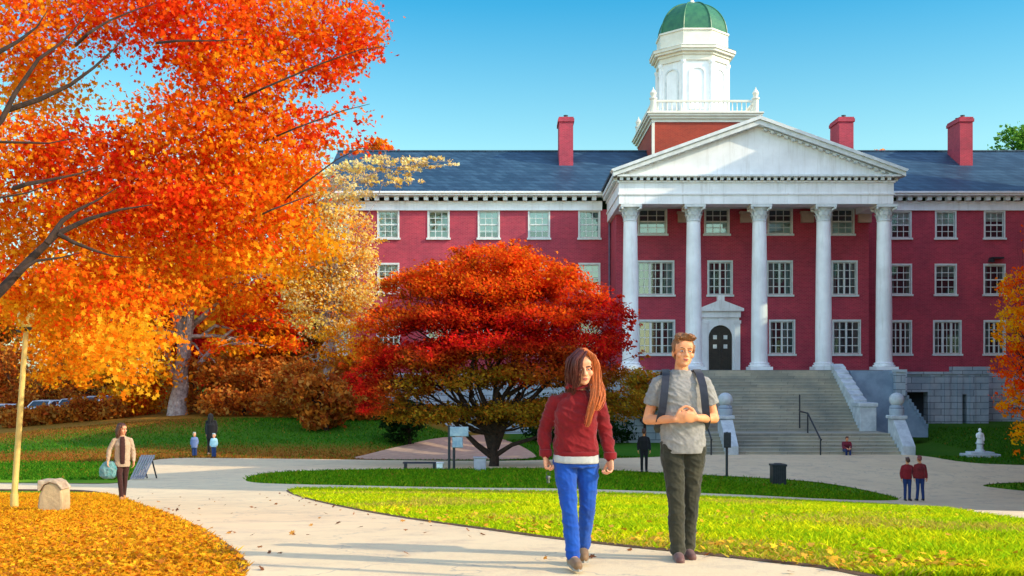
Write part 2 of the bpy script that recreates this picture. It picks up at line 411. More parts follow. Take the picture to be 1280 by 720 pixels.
# ------------------------------------------------------------------ the hall
WY = 76.5                     # wing wall plane
CY = 72.5                     # wall under the portico
COLY = 68.6                   # column axis
BX0, BX1 = -12.6, 62.
WX0, WX1 = 6.75, 23.1         # central block
FL = 1.62                     # portico floor
hall = thing('college_hall', 'long red brick college hall with white columned portico and green dome', 'building', (14.9, WY, -2.6))
def wall_sheet(mb, x0, x1, z0, z1, y, openings, depth=.22):
    xs = sorted({x0, x1, *[o[0] for o in openings], *[o[1] for o in openings]})
    zs = sorted({z0, z1, *[o[2] for o in openings], *[o[3] for o in openings]})
    for i in range(len(xs)-1):
        run = None
        for j in range(len(zs)-1):
            cx, cz = (xs[i]+xs[i+1])/2, (zs[j]+zs[j+1])/2
            hole = any(o[0] < cx < o[1] and o[2] < cz < o[3] for o in openings)
            if not hole and run is None: run = zs[j]
            if (hole or j == len(zs)-2) and run is not None:
                top = zs[j] if hole else zs[j+1]
                mb.quad((xs[i],y,run),(xs[i+1],y,run),(xs[i+1],y,top),(xs[i],y,top)); run = None
    for a, b_, c, d in openings:
        mb.quad((a,y,c),(a,y+depth,c),(a,y+depth,d),(a,y,d)); mb.quad((b_,y,c),(b_,y,d),(b_,y+depth,d),(b_,y+depth,c))
        mb.quad((a,y,d),(a,y+depth,d),(b_,y+depth,d),(b_,y,d)); mb.quad((a,y,c),(b_,y,c),(b_,y+depth,c),(a,y+depth,c))
wlist = []
def win_px(x0, x1, y0, y1, Y, style, blind=None): wlist.append((Xp(x0,Y), Xp(x1,Y), Zy(y1,Y), Zy(y0,Y), Y, style, blind))
# left wing, three storeys
lw = [297+62.8*k for k in range(2, 8)]       # centres 423 .. 737
for k, cx in enumerate(lw):
    win_px(cx-12, cx+12, 264.5, 297, WY, 'sash', [('w',1.),('w',1.),('g',1.),('w',.8),('w',.72),None][k])
    win_px(cx-12, cx+12, 331, 365, WY, 'sash', [None,('w',.4),None,('w',.5),None,('w',.45)][k])
    win_px(cx-13, cx+13, 402, 442, WY, 'case', [None,None,('w',.3),None,None,None][k])
rw = [1126, 1182, 1243, 1305, 1367, 1429]
for k, cx in enumerate(rw):
    win_px(cx-11.5, cx+11.5, 265.5, 297, WY, 'sash', [('w',.45),('w',.5),('w',.35),None,('w',1.),None][k])
    win_px(cx-12, cx+12, 332, 367.5, WY, 'sash', [None,('g',.4),None,('g',1.),None,None][k])
    win_px(cx-(14 if k==1 else 12), cx+(18 if k==1 else 12), 402.5, 442, WY, 'case' if k!=1 else 'case3', [None,None,None,None,('w',.5),None][k])
for k, (a, b_, c, d) in enumerate([(799,832,262,292),(882,910,262,292),(961,989,262,292),(1040,1066,262,292)]):
    win_px(a, b_, c, d, CY, 'sash', ('w',.98, True))
for a, b_ in [(798,841),(886,914),(960,989),(1041,1070)]: win_px(a, b_, 328, 368, CY, 'case3' if a == 798 else 'case', None)
for a, b_ in [(799,842),(963,992),(1042,1074)]: win_px(a, b_, 402, 442, CY, 'case3' if a == 799 else 'case', None)
DOOR = (12.70, 14.22, FL, 4.52)
wing_open = [w[:4] for w in wlist if w[4] == WY]; mid_open = [w[:4] for w in wlist if w[4] == CY]
w = MB()
wall_sheet(w, BX0, WX0, 1.45, 12.6, WY, [o for o in wing_open if o[1] < WX0])
wall_sheet(w, WX1, BX1, 1.45, 12.6, WY, [o for o in wing_open if o[0] > WX1-1.2 and o[0] > WX1])
w.quad((BX0,WY,1.45),(BX0,WY,12.6),(BX0,90.5,12.6),(BX0,90.5,1.45)); w.quad((BX1,WY,1.45),(BX1,90.5,1.45),(BX1,90.5,12.6),(BX1,WY,12.6))
w.quad((BX0,90.5,-3),(BX1,90.5,-3),(BX1,90.5,12.6),(BX0,90.5,12.6))
w.add([(BX0,WY,13.4),(BX0,90.5,13.4),(BX0,83.5,17.6)], [(0,2,1)]); w.add([(BX1,WY,13.4),(BX1,90.5,13.4),(BX1,83.5,17.6)], [(0,1,2)])
w.build('wall', M['brick'], hall)
w = MB()
wall_sheet(w, WX0, WX1, FL-.02, 12.3, CY, mid_open+[DOOR])
w.quad((WX0,CY,FL-.02),(WX0,CY,12.3),(WX0,WY+.05,12.3),(WX0,WY+.05,FL-.02)); w.quad((WX1,CY,FL-.02),(WX1,WY+.05,FL-.02),(WX1,WY+.05,12.3),(WX1,CY,12.3))
w.build('portico_wall', M['brick'], hall)
w = MB()
w.quad((WX0+.3,CY+.9,FL),(WX1-.3,CY+.9,FL),(WX1-.3,CY+.9,12.2),(WX0+.3,CY+.9,12.2))
w.quad((BX0+.3,WY+.9,1.5),(BX1-.3,WY+.9,1.5),(BX1-.3,WY+.9,12.5),(BX0+.3,WY+.9,12.5))
w.build('inner_wall', M['dark'], hall)
# a window: casing with bars (part) and its panes, blind (sub-parts)
def make_window(x0, x1, z0, z1, Y, style, blind):
    f = MB(); t = .10
    f.box(x0-t, x0, Y-.05, Y+.14, z0-.02, z1); f.box(x1, x1+t, Y-.05, Y+.14, z0-.02, z1)
    f.box(x0-t, x1+t, Y-.055, Y+.14, z1, z1+.13)
    f.box(x0-t-.07, x1+t+.07, Y-.13, Y+.14, z0-.15, z0-.021)
    s = .055; ya, yb = Y+.06, Y+.12
    f.box(x0, x0+s, ya, yb, z0, z1); f.box(x1-s, x1, ya, yb, z0, z1); f.box(x0+s, x1-s, ya, yb, z1-s, z1); f.box(x0+s, x1-s, ya, yb, z0, z0+s)
    W, Hh = x1-x0, z1-z0
    if style == 'sash':
        zm = z0+Hh*.5; f.box(x0+s, x1-s, ya-.03, yb-.002, zm-.045, zm+.045); nc, nr = 3, 4
        bw = .022
    elif style == 'case':
        zm = None; nc, nr = 2, 4; bw = .024
        f.box((x0+x1)/2-.06, (x0+x1)/2+.06, ya-.03, yb-.002, z0+s, z1-s)
        for q in (.25, .75): f.box(x0+W*q-.035, x0+W*q+.035, ya+.008, yb-.004, z0+s, z1-s)
        nc = 1
    else:
        nc, nr, bw = 1, 4, .024
        for q in (1/3, 2/3): f.box(x0+W*q-.075, x0+W*q+.075, ya-.03, yb-.002, z0+s, z1-s)
        for q in (1/6, .5, 5/6): f.box(x0+W*q-.022, x0+W*q+.022, ya+.008, yb-.004, z0+s, z1-s)
    for k in range(1, nc): f.box(x0+W*k/nc-bw, x0+W*k/nc+bw, ya+.012, yb-.006, z0+s, z1-s)
    for k in range(1, nr):
        if style == 'sash' and k == 2: continue
        f.box(x0+s, x1-s, ya+.016, yb-.008, z0+Hh*k/nr-bw, z0+Hh*k/nr+bw)
    o = f.build('window', M['sash'], hall)
    MB().quad((x0+.01,ya+.03,z0+.01),(x1-.01,ya+.03,z0+.01),(x1-.01,ya+.03,z1-.01),(x0+.01,ya+.03,z1-.01)).build('pane', M['glass'], o)
    if blind:
        frac = blind[1]
        b0, b1 = (z1-Hh*frac, z1) if len(blind) == 2 else (z0, z0+Hh*.55)
        g = MB(); n = max(3, int((b1-b0)/.12))
        for k in range(n):                     # pleats
            za, zb = b0+(b1-b0)*k/n, b0+(b1-b0)*(k+1)/n
            g.quad((x0+.02,Y+.19,za),(x1-.02,Y+.19,za),(x1-.02,Y+.17,zb),(x0+.02,Y+.17,zb))
        g.build('blind', M['blind'] if blind[0] == 'w' else M['blind_green'], o)
    else:                                      # dark curtain edges inside
        cw = W*rnd.uniform(.12, .24)
        for side in (0, 1):
            g = MB()
            xa = x0+.02 if side == 0 else x1-.02-cw
            n = 5
            for k in range(n):
                a = xa+cw*k/n; b2 = xa+cw*(k+1)/n; d0, d1 = (.2, .24) if k % 2 else (.24, .2)
                g.quad((a,Y+d0,z0+.03),(b2,Y+d1,z0+.03),(b2,Y+d1,z1-.03),(a,Y+d0,z1-.03))
            g.build('curtain', M['blind_green'], o)
for a in wlist: make_window(*a)

# door and its surround
dcx = (DOOR[0]+DOOR[1])/2
sx0, sx1 = 12.28, 14.66
dw = (DOOR[1]-DOOR[0])/2
arc = [(dcx+dw*math.cos(R(a)), 4.52-dw+dw*math.sin(R(a))) for a in range(0, 181, 12)]
w = MB()
poly = [(sx1,FL),(sx1,5.02),(sx0,5.02),(sx0,FL),(DOOR[0],FL)]+arc[::-1]+[(DOOR[1],FL)]
w.prism_y(poly, CY-.22, CY-.005)
for xa in (sx0-.05, sx1-.31): w.box(xa, xa+.36, CY-.33, CY-.222, FL+.003, 4.8); w.box(xa-.05, xa+.41, CY-.37, CY-.331, 4.62, 4.83)
w.box(sx0-.08, sx1+.08, CY-.36, CY-.006, 5.022, 5.42); w.box(sx0-.25, sx1+.25, CY-.55, CY-.007, 5.422, 5.60)
w.prism_y([(sx0-.25,5.602),(sx1+.25,5.602),(dcx,6.16)], CY-.5, CY-.008)
w.box(dcx-.22, dcx+.22, CY-.42, CY-.01, 6.05, 6.42)
w.box(dcx-.14, dcx+.14, CY-.30, CY-.221, 4.53, 4.95)
ds = w.build('door_surround', M['white'], hall)
w = MB()
dpoly = [(DOOR[0]-.0,FL+.01)]+arc[::-1]+[(DOOR[1],FL+.01)]
w.prism_y(dpoly, CY-.06, CY+.04)
w.box(dcx-.025, dcx+.025, CY-.075, CY-.061, FL+.05, 4.4)
for sx in (-1, 1):
    for za, zb in ((1.75,2.35),(2.42,2.95)):
        xa = dcx+sx*.38; w.box(xa-.24, xa+.24, CY-.08, CY-.0611, za, zb)
door = w.build('door', M['door'], hall)
for sx in (-.34, .34):
    for z in (3.02, 3.62):
        MB().box(dcx+sx-.12, dcx+sx+.12, CY-.09, CY-.062, z, z+.26).build('door_light', M['pane_white'], door)
MB().capsule([(dcx+.09,CY-.12,2.75),(dcx+.09,CY-.12,3.0)], .025).build('handle', M['iron'], door)

# basement, platform
w = MB()
w.box(BX0-.1, WX0-.2, WY-.25, WY+.3, -3.2, 1.44)
w.box(WX0-.6, WX1+.8, 67.75, CY+.2, -3.2, FL)
base = w.build('basement', M['stone'], hall)
w = MB()                                             # rusticated terrace front under the right wing
TY = 73.6
ops = [(Xp(1128,TY), Xp(1160,TY), -2.2, Zy(490,TY)), (Xp(1202.5,TY), Xp(1208.5,TY), -2.2, Zy(493,TY))]
x_a, x_b = WX1+.9, Xp(1236,TY)
wall_sheet(w, x_a, x_b, -3.2, 1.35, TY, ops, .8)
w.quad((x_a,TY,1.35),(x_b,TY,1.35),(x_b,WY,1.35),(x_a,WY,1.35)); w.quad((x_b,TY,-3.2),(x_b,WY,-3.2),(x_b,WY,1.35),(x_b,TY,1.35))
w.box(Xp(1190,TY), x_b+.06, TY-.08, TY+.5, 1.352, 1.85); w.box(x_a, Xp(1189,TY), TY-.12, TY+.4, 1.353, 1.52)
for px in (1162, 1180, 1196, 1212): w.box(Xp(px,TY), Xp(px+6,TY), TY-.14, TY-.003, -3.2, 1.3)
w.build('terrace_wall', M['stone'], hall)
w = MB(); w.box(x_b+.1, BX1, WY-.25, WY+.3, -3.2, 1.44); w.build('basement', M['stone'], hall)
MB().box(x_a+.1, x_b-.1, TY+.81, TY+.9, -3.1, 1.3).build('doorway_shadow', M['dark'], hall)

# columns
def make_column(x):
    w = MB(); r = .50
    prof = [(r*1.0, FL+.46)]+[(r*(1-.17*(t**1.7)), FL+.46+(10.72-FL-.46)*t) for t in [i/12 for i in range(1, 13)]]
    w.lathe(x, COLY, prof, 28)
    c = w.build('column', M['white'], hall, True)
    w = MB(); w.box(x-.68, x+.68, COLY-.68, COLY+.68, FL+.002, FL+.2)
    w.lathe(x, COLY, [(.64,FL+.2),(.67,FL+.25),(.65,FL+.31),(.57,FL+.33),(.56,FL+.36),(.60,FL+.39),(.59,FL+.44),(.52,FL+.465)], 28)
    w.build('base', M['white'], c, True)
    w = MB()
    w.lathe(x, COLY, [(.44,10.70),(.46,10.74),(.42,10.78),(.41,11.1),(.46,11.35),(.58,11.52)], 24)
    for row, (z0, z1, rr, n) in enumerate([(10.8,11.12,.47,10),(11.02,11.36,.52,10)]):
        for k in range(n):
            a = 2*math.pi*(k+.5*row)/n; ca, sa = math.cos(a), math.sin(a)
            def P(rad, tan, z): return (x+ca*rad-sa*tan, COLY+sa*rad+ca*tan, z)
            w.add([P(rr-.05,-.11,z0),P(rr-.05,.11,z0),P(rr+.02,.10,z1-.06),P(rr+.02,-.10,z1-.06),P(rr+.11,.05,z1),P(rr+.11,-.05,z1),P(rr+.10,0,z1-.09)],
                  [(0,1,2,3),(3,2,4,5),(5,4,6)])
    for sx in (-1, 1):
        for sy in (-1, 1):
            w.capsule([(x+sx*.3,COLY+sy*.3,11.2),(x+sx*.46,COLY+sy*.46,11.42),(x+sx*.56,COLY+sy*.56,11.46)], [.05,.06,.085], 8)
    w.box(x-.64, x+.64, COLY-.64, COLY+.64, 11.53, 11.69)
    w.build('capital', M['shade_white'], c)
COLX = [7.25, 11.12, 15.15, 19.08, 22.78]
for x in COLX: make_column(x)
for x in COLX[1:]:
    w = MB(); w.box(x-.40, x+.40, CY-.32, CY-.005, 11.15, 11.72); w.box(x-.46, x+.46, CY-.38, CY-.005, 11.722, 11.86)
    w.build('wall_bracket', M['tan'], hall)

# entablature, pediment
EX0, EX1, EY = 6.50, 23.14, 67.95
w = MB()
for z0, z1, p in ((11.70,12.25,0.),(12.252,12.36,.07),(12.362,12.98,.02),(12.982,13.10,.10)):
    w.box(EX0-p, EX1+p, EY-p, EY+1.25, z0, z1)
    w.box(EX0-p, EX0+.9, EY+1.252, WY, z0, z1); w.box(EX1-.9, EX1+p, EY+1.252, WY, z0, z1)
w.build('entablature', M['white'], hall)
MB().box(EX0+.9, EX1-.9, EY+1.25, CY-.002, 12.06, 12.2).build('ceiling', M['shade_white'], hall)
PCX = 14.92; TX0, TX1 = 6.10, 23.74
def comb(p0, n, step, wid, z0, z1, rise=0.):
    """outline of one strip carrying n teeth below it, running along +axis"""
    top = [(p0, z1+.03), (p0+n*step, z1+.03+rise*n*step)]
    out = []
    for k in range(n):
        q = p0+k*step
        out += [(q, z1+rise*(q-p0)), (q, z0+rise*(q-p0)), (q+wid, z0+rise*(q+wid-p0)), (q+wid, z1+rise*(q+wid-p0))]
    return out+[(p0+n*step, z1+rise*n*step)]+top[::-1]
n_ = int((EX1-EX0)/.405)
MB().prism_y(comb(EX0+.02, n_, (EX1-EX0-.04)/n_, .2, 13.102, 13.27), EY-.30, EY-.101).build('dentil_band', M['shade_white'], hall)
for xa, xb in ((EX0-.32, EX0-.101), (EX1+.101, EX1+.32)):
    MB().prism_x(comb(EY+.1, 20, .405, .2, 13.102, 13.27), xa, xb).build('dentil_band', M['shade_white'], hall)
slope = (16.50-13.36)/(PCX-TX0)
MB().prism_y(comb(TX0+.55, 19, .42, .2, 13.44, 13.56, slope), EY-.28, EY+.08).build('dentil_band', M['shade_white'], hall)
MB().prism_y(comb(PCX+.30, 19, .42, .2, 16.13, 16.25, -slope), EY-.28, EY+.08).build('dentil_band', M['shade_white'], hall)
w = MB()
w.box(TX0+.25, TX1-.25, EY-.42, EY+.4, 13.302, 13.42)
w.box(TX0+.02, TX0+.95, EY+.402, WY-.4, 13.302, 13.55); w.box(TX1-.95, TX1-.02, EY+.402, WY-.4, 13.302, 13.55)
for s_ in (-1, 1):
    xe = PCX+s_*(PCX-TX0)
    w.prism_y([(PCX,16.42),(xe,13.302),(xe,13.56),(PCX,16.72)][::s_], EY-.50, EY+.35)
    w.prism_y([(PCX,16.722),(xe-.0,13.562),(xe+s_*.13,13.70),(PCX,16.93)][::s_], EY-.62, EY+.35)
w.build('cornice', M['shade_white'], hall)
MB().prism_y([(EX0,13.421),(EX1,13.421),(PCX,16.43)], EY+.05, EY+.3).build('pediment', M['white'], hall)
# roofs
ridY, ridZ, eavY, eavZ = 83.5, 17.95, 75.75, 13.70
w = MB()
def slab(p4, th=.12):
    a = [Vector(p) for p in p4]; n = (a[1]-a[0]).cross(a[2]-a[0]).normalized()
    if n.z < 0: n = -n
    w.add([tuple(p) for p in a]+[tuple(p-n*th) for p in a], [(0,1,2,3),(7,6,5,4),(0,4,5,1),(1,5,6,2),(2,6,7,3),(3,7,4,0)])
slab([(BX0-.4,eavY,eavZ),(BX1+.4,eavY,eavZ),(BX1+.4,ridY,ridZ),(BX0-.4,ridY,ridZ)])
slab([(BX0-.4,91.2,eavZ),(BX0-.4,ridY+.003,ridZ),(BX1+.4,ridY+.003,ridZ),(BX1+.4,91.2,eavZ)])
w.box(BX0-.4, BX1+.4, ridY-.12, ridY+.12, ridZ-.02, ridZ+.07)
w.build('roof', M['slate'], hall)
w = MB()
for s_ in (-1, 1):
    xe = PCX+s_*(PCX-TX0)
    slab([(PCX,EY-.3,16.94),(xe+s_*.1,EY-.3,13.74),(xe+s_*.1,81.4,13.74),(PCX,81.4,16.94)])
w.build('portico_roof', M['slate'], hall)
# wing cornice
for xa, xb in ((BX0-.15, EX0-.35), (EX1+.35, BX1+.15)):
    w = MB(); w.box(xa, xb, WY-.10, WY+.3, 12.58, 13.16); w.box(xa, xb, WY-.16, WY+.3, 12.52, 12.578); w.box(xa, xb, WY-.75, WY+.3, 13.46, 13.60); w.box(xa, xb, WY-.88, WY-.70, 13.602, 13.72)
    w.build('frieze', M['white'], hall)
    n_ = int((xb-xa)/.66)
    MB().prism_y(comb(xa+.05, n_, (xb-xa-.1)/n_, .30, 13.162, 13.42), WY-.52, WY-.101).build('dentil_band', M['shade_white'], hall)
w = MB(); w.tube([(Xp(761.5,WY),WY-.12,13.1),(Xp(761.5,WY),WY-.12,-2)], .07, 8); w.build('downpipe', pm('purple_grey_pipe', (.16,.12,.2), None, 3, .5), hall)
w = MB(); xl, zl = Xp(1245,WY), Zy(323,WY)
w.box(xl-.45, xl+.35, WY-.5, WY-.003, zl-.05, zl+.06); w.prism_y([(xl-.62,zl-.28),(xl-.25,zl-.28),(xl-.3,zl+.0),(xl-.55,zl+.0)], WY-.42, WY-.12)
w.build('wall_lamp', M['iron'], hall)
# chimneys
def chimney(px0, px1, pyt, Y, dep=2.3):
    x0, x1, zt = Xp(px0,Y), Xp(px1,Y), Zy(pyt,Y)
    w = MB(); w.box(x0, x1, Y, Y+dep, 14.6, zt-.35); w.box(x0-.08, x1+.08, Y-.08, Y+dep+.08, zt-.349, zt-.12); w.box(x0-.03, x1+.03, Y-.03, Y+dep+.03, zt-.119, zt)
    c = w.build('chimney', M['brick'], hall)
    w = MB(); w.box(x0-.06, x1+.06, Y-.1, Y+.05, Zy(210,Y)-.15, Zy(210,Y)+.05); w.build('flashing', M['shade_white'], c)
    for k in (.3, .7):
        MB().lathe((x0+x1)/2, Y+dep*k, [(.17,zt+.002),(.15,zt+.22),(.17,zt+.26)], 12).build('chimney_pot', M['iron'], c)
chimney(699, 716.5, 146, 80.6); chimney(1049, 1067, 146, 80.6); chimney(1200, 1216, 146, 80.6)

# tower and cupola
TX, TYc = 13.58, 84.5
ty0, ty1 = 79.8, 89.2; tx0, tx1 = 10.02, 17.42
w = MB(); w.box(tx0, tx1, ty0, ty1, 13.8, 19.45); tower = w.build('tower', M['tower_brick'], hall)
w = MB()
for z0, z1, p in ((19.30,19.52,.07),(19.522,19.70,.22),(19.702,19.86,.36),(19.862,19.96,.45)): w.box(tx0-p, tx1+p, ty0-p, ty1+p, z0, z1)
w.box(tx0-.06, tx0+.14, ty0-.06, ty0+.1, 15.2, 19.29)
w.build('tower_cornice', M['cream_paint'], hall)
w = MB(); zb = 19.962
corners = [(tx0+.05,ty0+.05),(tx1-.05,ty0+.05),(tx1-.05,ty1-.05),(tx0+.05,ty1-.05)]
for (xa, ya) in corners:
    w.lathe(xa, ya, [(.22,zb),(.22,zb+.95),(.28,zb+.98),(.28,zb+1.08),(.16,zb+1.12),(.2,zb+1.3),(.24,zb+1.42),(.14,zb+1.6),(.05,zb+1.72),(.02,zb+1.85)], 12)
for i in range(4):
    (xa, ya), (xb, yb) = corners[i], corners[(i+1)%4]
    for z0, z1, hw in ((zb+.05,zb+.15,.07),(zb+.78,zb+.92,.09)):
        if ya == yb: w.box(min(xa,xb)+.2, max(xa,xb)-.2, ya-hw, ya+hw, z0, z1)
        else: w.box(xa-hw, xa+hw, min(ya,yb)+.2, max(ya,yb)-.2, z0, z1)
    n = 22
    for k in range(1, n):
        t = k/n; w.lathe(xa+(xb-xa)*t, ya+(yb-ya)*t, [(.03,zb+.15),(.055,zb+.32),(.03,zb+.5),(.04,zb+.78)], 6)
w.build('balustrade', M['cream_paint'], hall)
A8 = R(22.5)
def octo(r, z0, z1, mb, r1=None):
    rr = r/math.cos(R(22.5)); r1 = rr if r1 is None else r1/math.cos(R(22.5))
    mb.lathe(TX, TYc, [(rr,z0),(r1,z1)], 8, A8)
w = MB(); octo(2.62, 19.97, 20.6, w); octo(2.48, 20.602, 24.35, w)
for k in range(8):                                   # corner pilasters and framed panels with arched heads
    a = A8+2*math.pi*k/8; rc = 2.5/math.cos(R(22.5)); cx, cy = TX+rc*math.cos(a), TYc+rc*math.sin(a)
    w.lathe(cx, cy, [(.20,20.603),(.20,20.8),(.15,20.85),(.14,24.05),(.21,24.2),(.21,24.349)], 10)
cup = w.build('cupola', M['white'], hall)
def face_pt(k, u, z, off):
    a = 2*math.pi*k/8; ca, sa = math.cos(a), math.sin(a); r = 2.48+off
    return (TX+ca*r-sa*u, TYc+sa*r+ca*u, z)
for k in range(8):
    w = MB()
    outer = [(-.62,20.75),(.62,20.75),(.62,23.4)]+[(.62*math.cos(R(a)),23.4+.5*math.sin(R(a))) for a in range(20,180,20)]+[(-.62,23.4)]
    inner = [(u*.80, 20.9 if z < 21 else 23.4+(z-23.4)*.76) for u, z in outer]
    n = len(outer)
    vs = [face_pt(k,u,z,.07) for u,z in outer]+[face_pt(k,u,z,.07) for u,z in inner]+[face_pt(k,u,z,.004) for u,z in outer]+[face_pt(k,u,z,.004) for u,z in inner]
    fs = []
    for i in range(n):
        j = (i+1)%n
        fs += [(i,j,n+j,n+i),(2*n+i,2*n+j,j,i),(n+i,n+j,3*n+j,3*n+i)]
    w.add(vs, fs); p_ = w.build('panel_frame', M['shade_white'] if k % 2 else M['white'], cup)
w = MB()
octo(2.60, 24.352, 24.75, w); octo(2.72, 24.752, 24.95, w); octo(2.95, 24.952, 25.12, w); octo(3.06, 25.122, 25.34, w); octo(3.10, 25.342, 25.5, w, 2.75); octo(2.52, 25.502, 26.55, w); octo(2.60, 26.552, 26.68, w)
w.build('cupola_cornice', M['cream_paint'], hall)
w = MB(); prof = []
for i in range(13):
    t = i/12*R(86); prof.append((2.42*math.cos(t)**.92/math.cos(R(22.5)), 26.682+2.55*math.sin(t)))
w.lathe(TX, TYc, prof, 8, A8)
for k in range(8):
    a = A8+2*math.pi*k/8
    w.tube([(TX+r*1.005*math.cos(a), TYc+r*1.005*math.sin(a), z+.01) for r, z in prof], .06, 6)
dome = w.build('dome', M['dome_green'], hall)
w = MB(); w.lathe(TX, TYc, [(.22,29.2),(.26,29.35),(.12,29.45),(.12,29.7),(.22,29.85),(.1,30.05),(.04,30.3),(.03,31.2)], 14); w.build('finial', M['cream_paint'], dome, True)

# ------------------------------------------------------------------ entrance stairs
SX0, SX1 = 10.6, 19.25
M['blue_stone'] = pm('smooth_blue_stone', (.30,.40,.52), (.20,.28,.38), 1.2, .75, .3, 8)
stairs = thing('entrance_stairs', 'broad grey stone stairs climbing in two flights to the portico', 'stairs', (15., 61., -2.9))
def flight(mb, x0, x1, yb, yt, zb, zt, n):
    for k in range(n):
        ya = yb+(yt-yb)*k/n; z = zb+(zt-zb)*(k+1)/n
        mb.box(x0, x1, ya+.03, yt+.02+.001*k, z-(zt-zb)/n-.001, z-.045)
        mb.box(x0-.001, x1+.001, ya, yt+.02+.001*k, z-.045, z)
w = MB(); flight(w, SX0, SX1, 61.9, 67.72, -1.78, FL-.01, 20); w.build('upper_flight', M['step'], stairs)
w = MB(); w.box(9.2, 20.25, 60.32, 67.7, -3.3, -1.785); w.build('landing', M['step'], stairs)
w = MB(); flight(w, 9.2, 20.25, 58.0, 60.3, -2.98, -1.79, 7); w.build('lower_flight', M['step'], stairs)
def cheek(x0, x1):
    w = MB()
    for k in range(7):
        y0 = 63.1+(67.7-63.1)*k/7; y1 = 63.1+(67.7-63.1)*(k+1)/7
        z = -.15+(2.0+.15)*(k+1)/7
        w.prism_x([(y0,-1.784),(y1+.001*k,-1.784),(y1+.001*k,z),(y0,z-.22)], x0, x1)
    w.box(x0-.06, x1+.10, 61.75, 63.098, -1.784, -.42); w.box(x0-.12, x1+.17, 61.68, 63.2, -.419, -.2)
    w.build('cheek_wall', M['pale_stone'], stairs, bevel=.03)
cheek(SX1+.003, SX1+.75); cheek(SX0-.75, SX0-.003)
w = MB()                                             # stair turning down to the right beside the cheek wall
sa, sb = 20.6, Xp(1156, 71)
y0_ = 66.6; xt, xb_ = Xp(1112, y0_), Xp(1160, y0_); zb_ = Zy(534, y0_)
w.prism_y([(20.15,zb_-.6),(xb_,zb_-.6),(xb_,zb_),(xt,FL-.05),(20.15,FL-.05)], y0_, 67.70)
for k in range(16):
    xa = xt+(xb_-xt)*k/16; xb = xa+(xb_-xt)/16; z = FL-(FL-zb_)*k/16
    w.box(xa, xb, y0_-.06, 67.72, z-.26, z-.02)
w.build('side_flight', M['blue_stone'], stairs)
w = MB(); xa = Xp(1117,66.5); w.box(xa, xa+.55, 66.05, 66.53, .1, FL-.12); w.box(xa-.07, xa+.62, 65.98, 66.55, FL-.119, FL+.03); w.build('stair_pier', M['stone'], stairs)
# ball-topped piers on the lower flight
def ball_pier(x, label):
    t = thing('stone_pier', label, 'pier', (x, 59.2, -2.95), group='ball topped stone piers on the lower stairs')
    w = MB(); w.prism_x([(58.05,-3.2),(60.4,-3.2),(60.4,-1.0),(59.6,-1.0),(58.05,-2.35)], x-.33, x+.33); w.box(x-.42, x+.42, 59.5, 60.5, -.999, -.82)
    w.build('pier_block', M['pale_stone'], t, bevel=.03)
    w = MB(); w.lathe(x, 59.98, [(.36,-.819),(.40,-.6),(.36,-.35),(.25,-.25)], 16); w.build('drum', M['stone'], t, True)
    w = MB(); w.ell((x,59.98,.02), (.40,.40,.38)); w.build('ball', M['pale_stone'], t, True)
ball_pier(11.42, 'ball topped stone pier just right of the man, left end of the steps')
ball_pier(20.6, 'ball topped stone pier at the right end of the lower steps by the lawn')
# hand rails
def handrail(x, label, pts, posts):
    t = thing('handrail', label, 'handrail', (x, pts[0][0], pts[0][1]-1), group='black iron handrails on the entrance stairs')
    w = MB(); w.tube([(x,y,z) for y,z in pts], .045, 8); w.build('rail', M['iron'], t)
    for y, z0, z1 in posts:
        MB().tube([(x,y,z0),(x,y,z1)], .04, 8).build('post', M['iron'], t)
handrail(15.95, 'black iron handrail running down the middle of the lower steps', [(57.75,-2.0),(57.95,-1.95),(60.4,-.72),(62.0,-.68),(62.2,-.6)], [(57.9,-2.95,-1.98),(60.4,-1.79,-.72),(62.1,-1.78,.25)])
handrail(10.3, 'black iron handrail on the lower steps beside the standing man', [(57.75,-2.0),(57.95,-1.95),(60.4,-.72),(61.2,-.7)], [(57.9,-2.95,-1.98),(60.4,-1.79,-.72)])

# ------------------------------------------------------------------ unseen hall on the right, added to shade the forecourt and facade
blocker = thing('shade_hall', 'unseen tall brick hall added on the right to shade the forecourt', 'building', (15.2, 23.6, -3.2), rz=-math.atan(.457))
w = MB(); wo = []
L1, L2 = 24., 57.
for zf in range(4):
    for k in range(7): wo.append((1.2+k*3.3, 2.5+k*3.3, 2+zf*3.6, 4+zf*3.6))
def side(mb, ln, z1, y0=0., ops=()):
    # facade facing -x in local axes: local y runs along the building
    tmp = MB(); wall_sheet(tmp, y0, ln, -1.5, z1, 0., list(ops), .2)
    mb.add([(p[1], p[0], p[2]) for p in tmp.v], [tuple(reversed(f)) for f in tmp.f])
side(w, L1, 17.5, 0., wo)
side(w, L2, 27.5, L1, [(a+L1+.5, b_+L1+.5, c, d) for a, b_, c, d in wo]+[(a+L1+.5, b_+L1+.5, c+14.4, d+14.4) for a, b_, c, d in wo if c < 10])
w.quad((0,0,-1.5),(16,0,-1.5),(16,0,17.5),(0,0,17.5)); w.quad((16,0,-1.5),(16,L2,-1.5),(16,L2,27.5),(16,0,17.5)); w.quad((0,L2,-1.5),(0,L2,27.5),(16,L2,27.5),(16,L2,-1.5)); w.quad((0,L1,17.5),(16,L1,17.5),(16,L1,27.5),(0,L1,27.5))
w.build('wall', M['brick'], blocker)
w = MB(); w.prism_y([(-.5,17.5),(16.5,17.5),(8,20.0)], -.5, L1-.003); w.prism_y([(-.5,27.5),(16.5,27.5),(8,30.5)], L1-.4, L2+.5); w.build('roof', M['slate'], blocker)
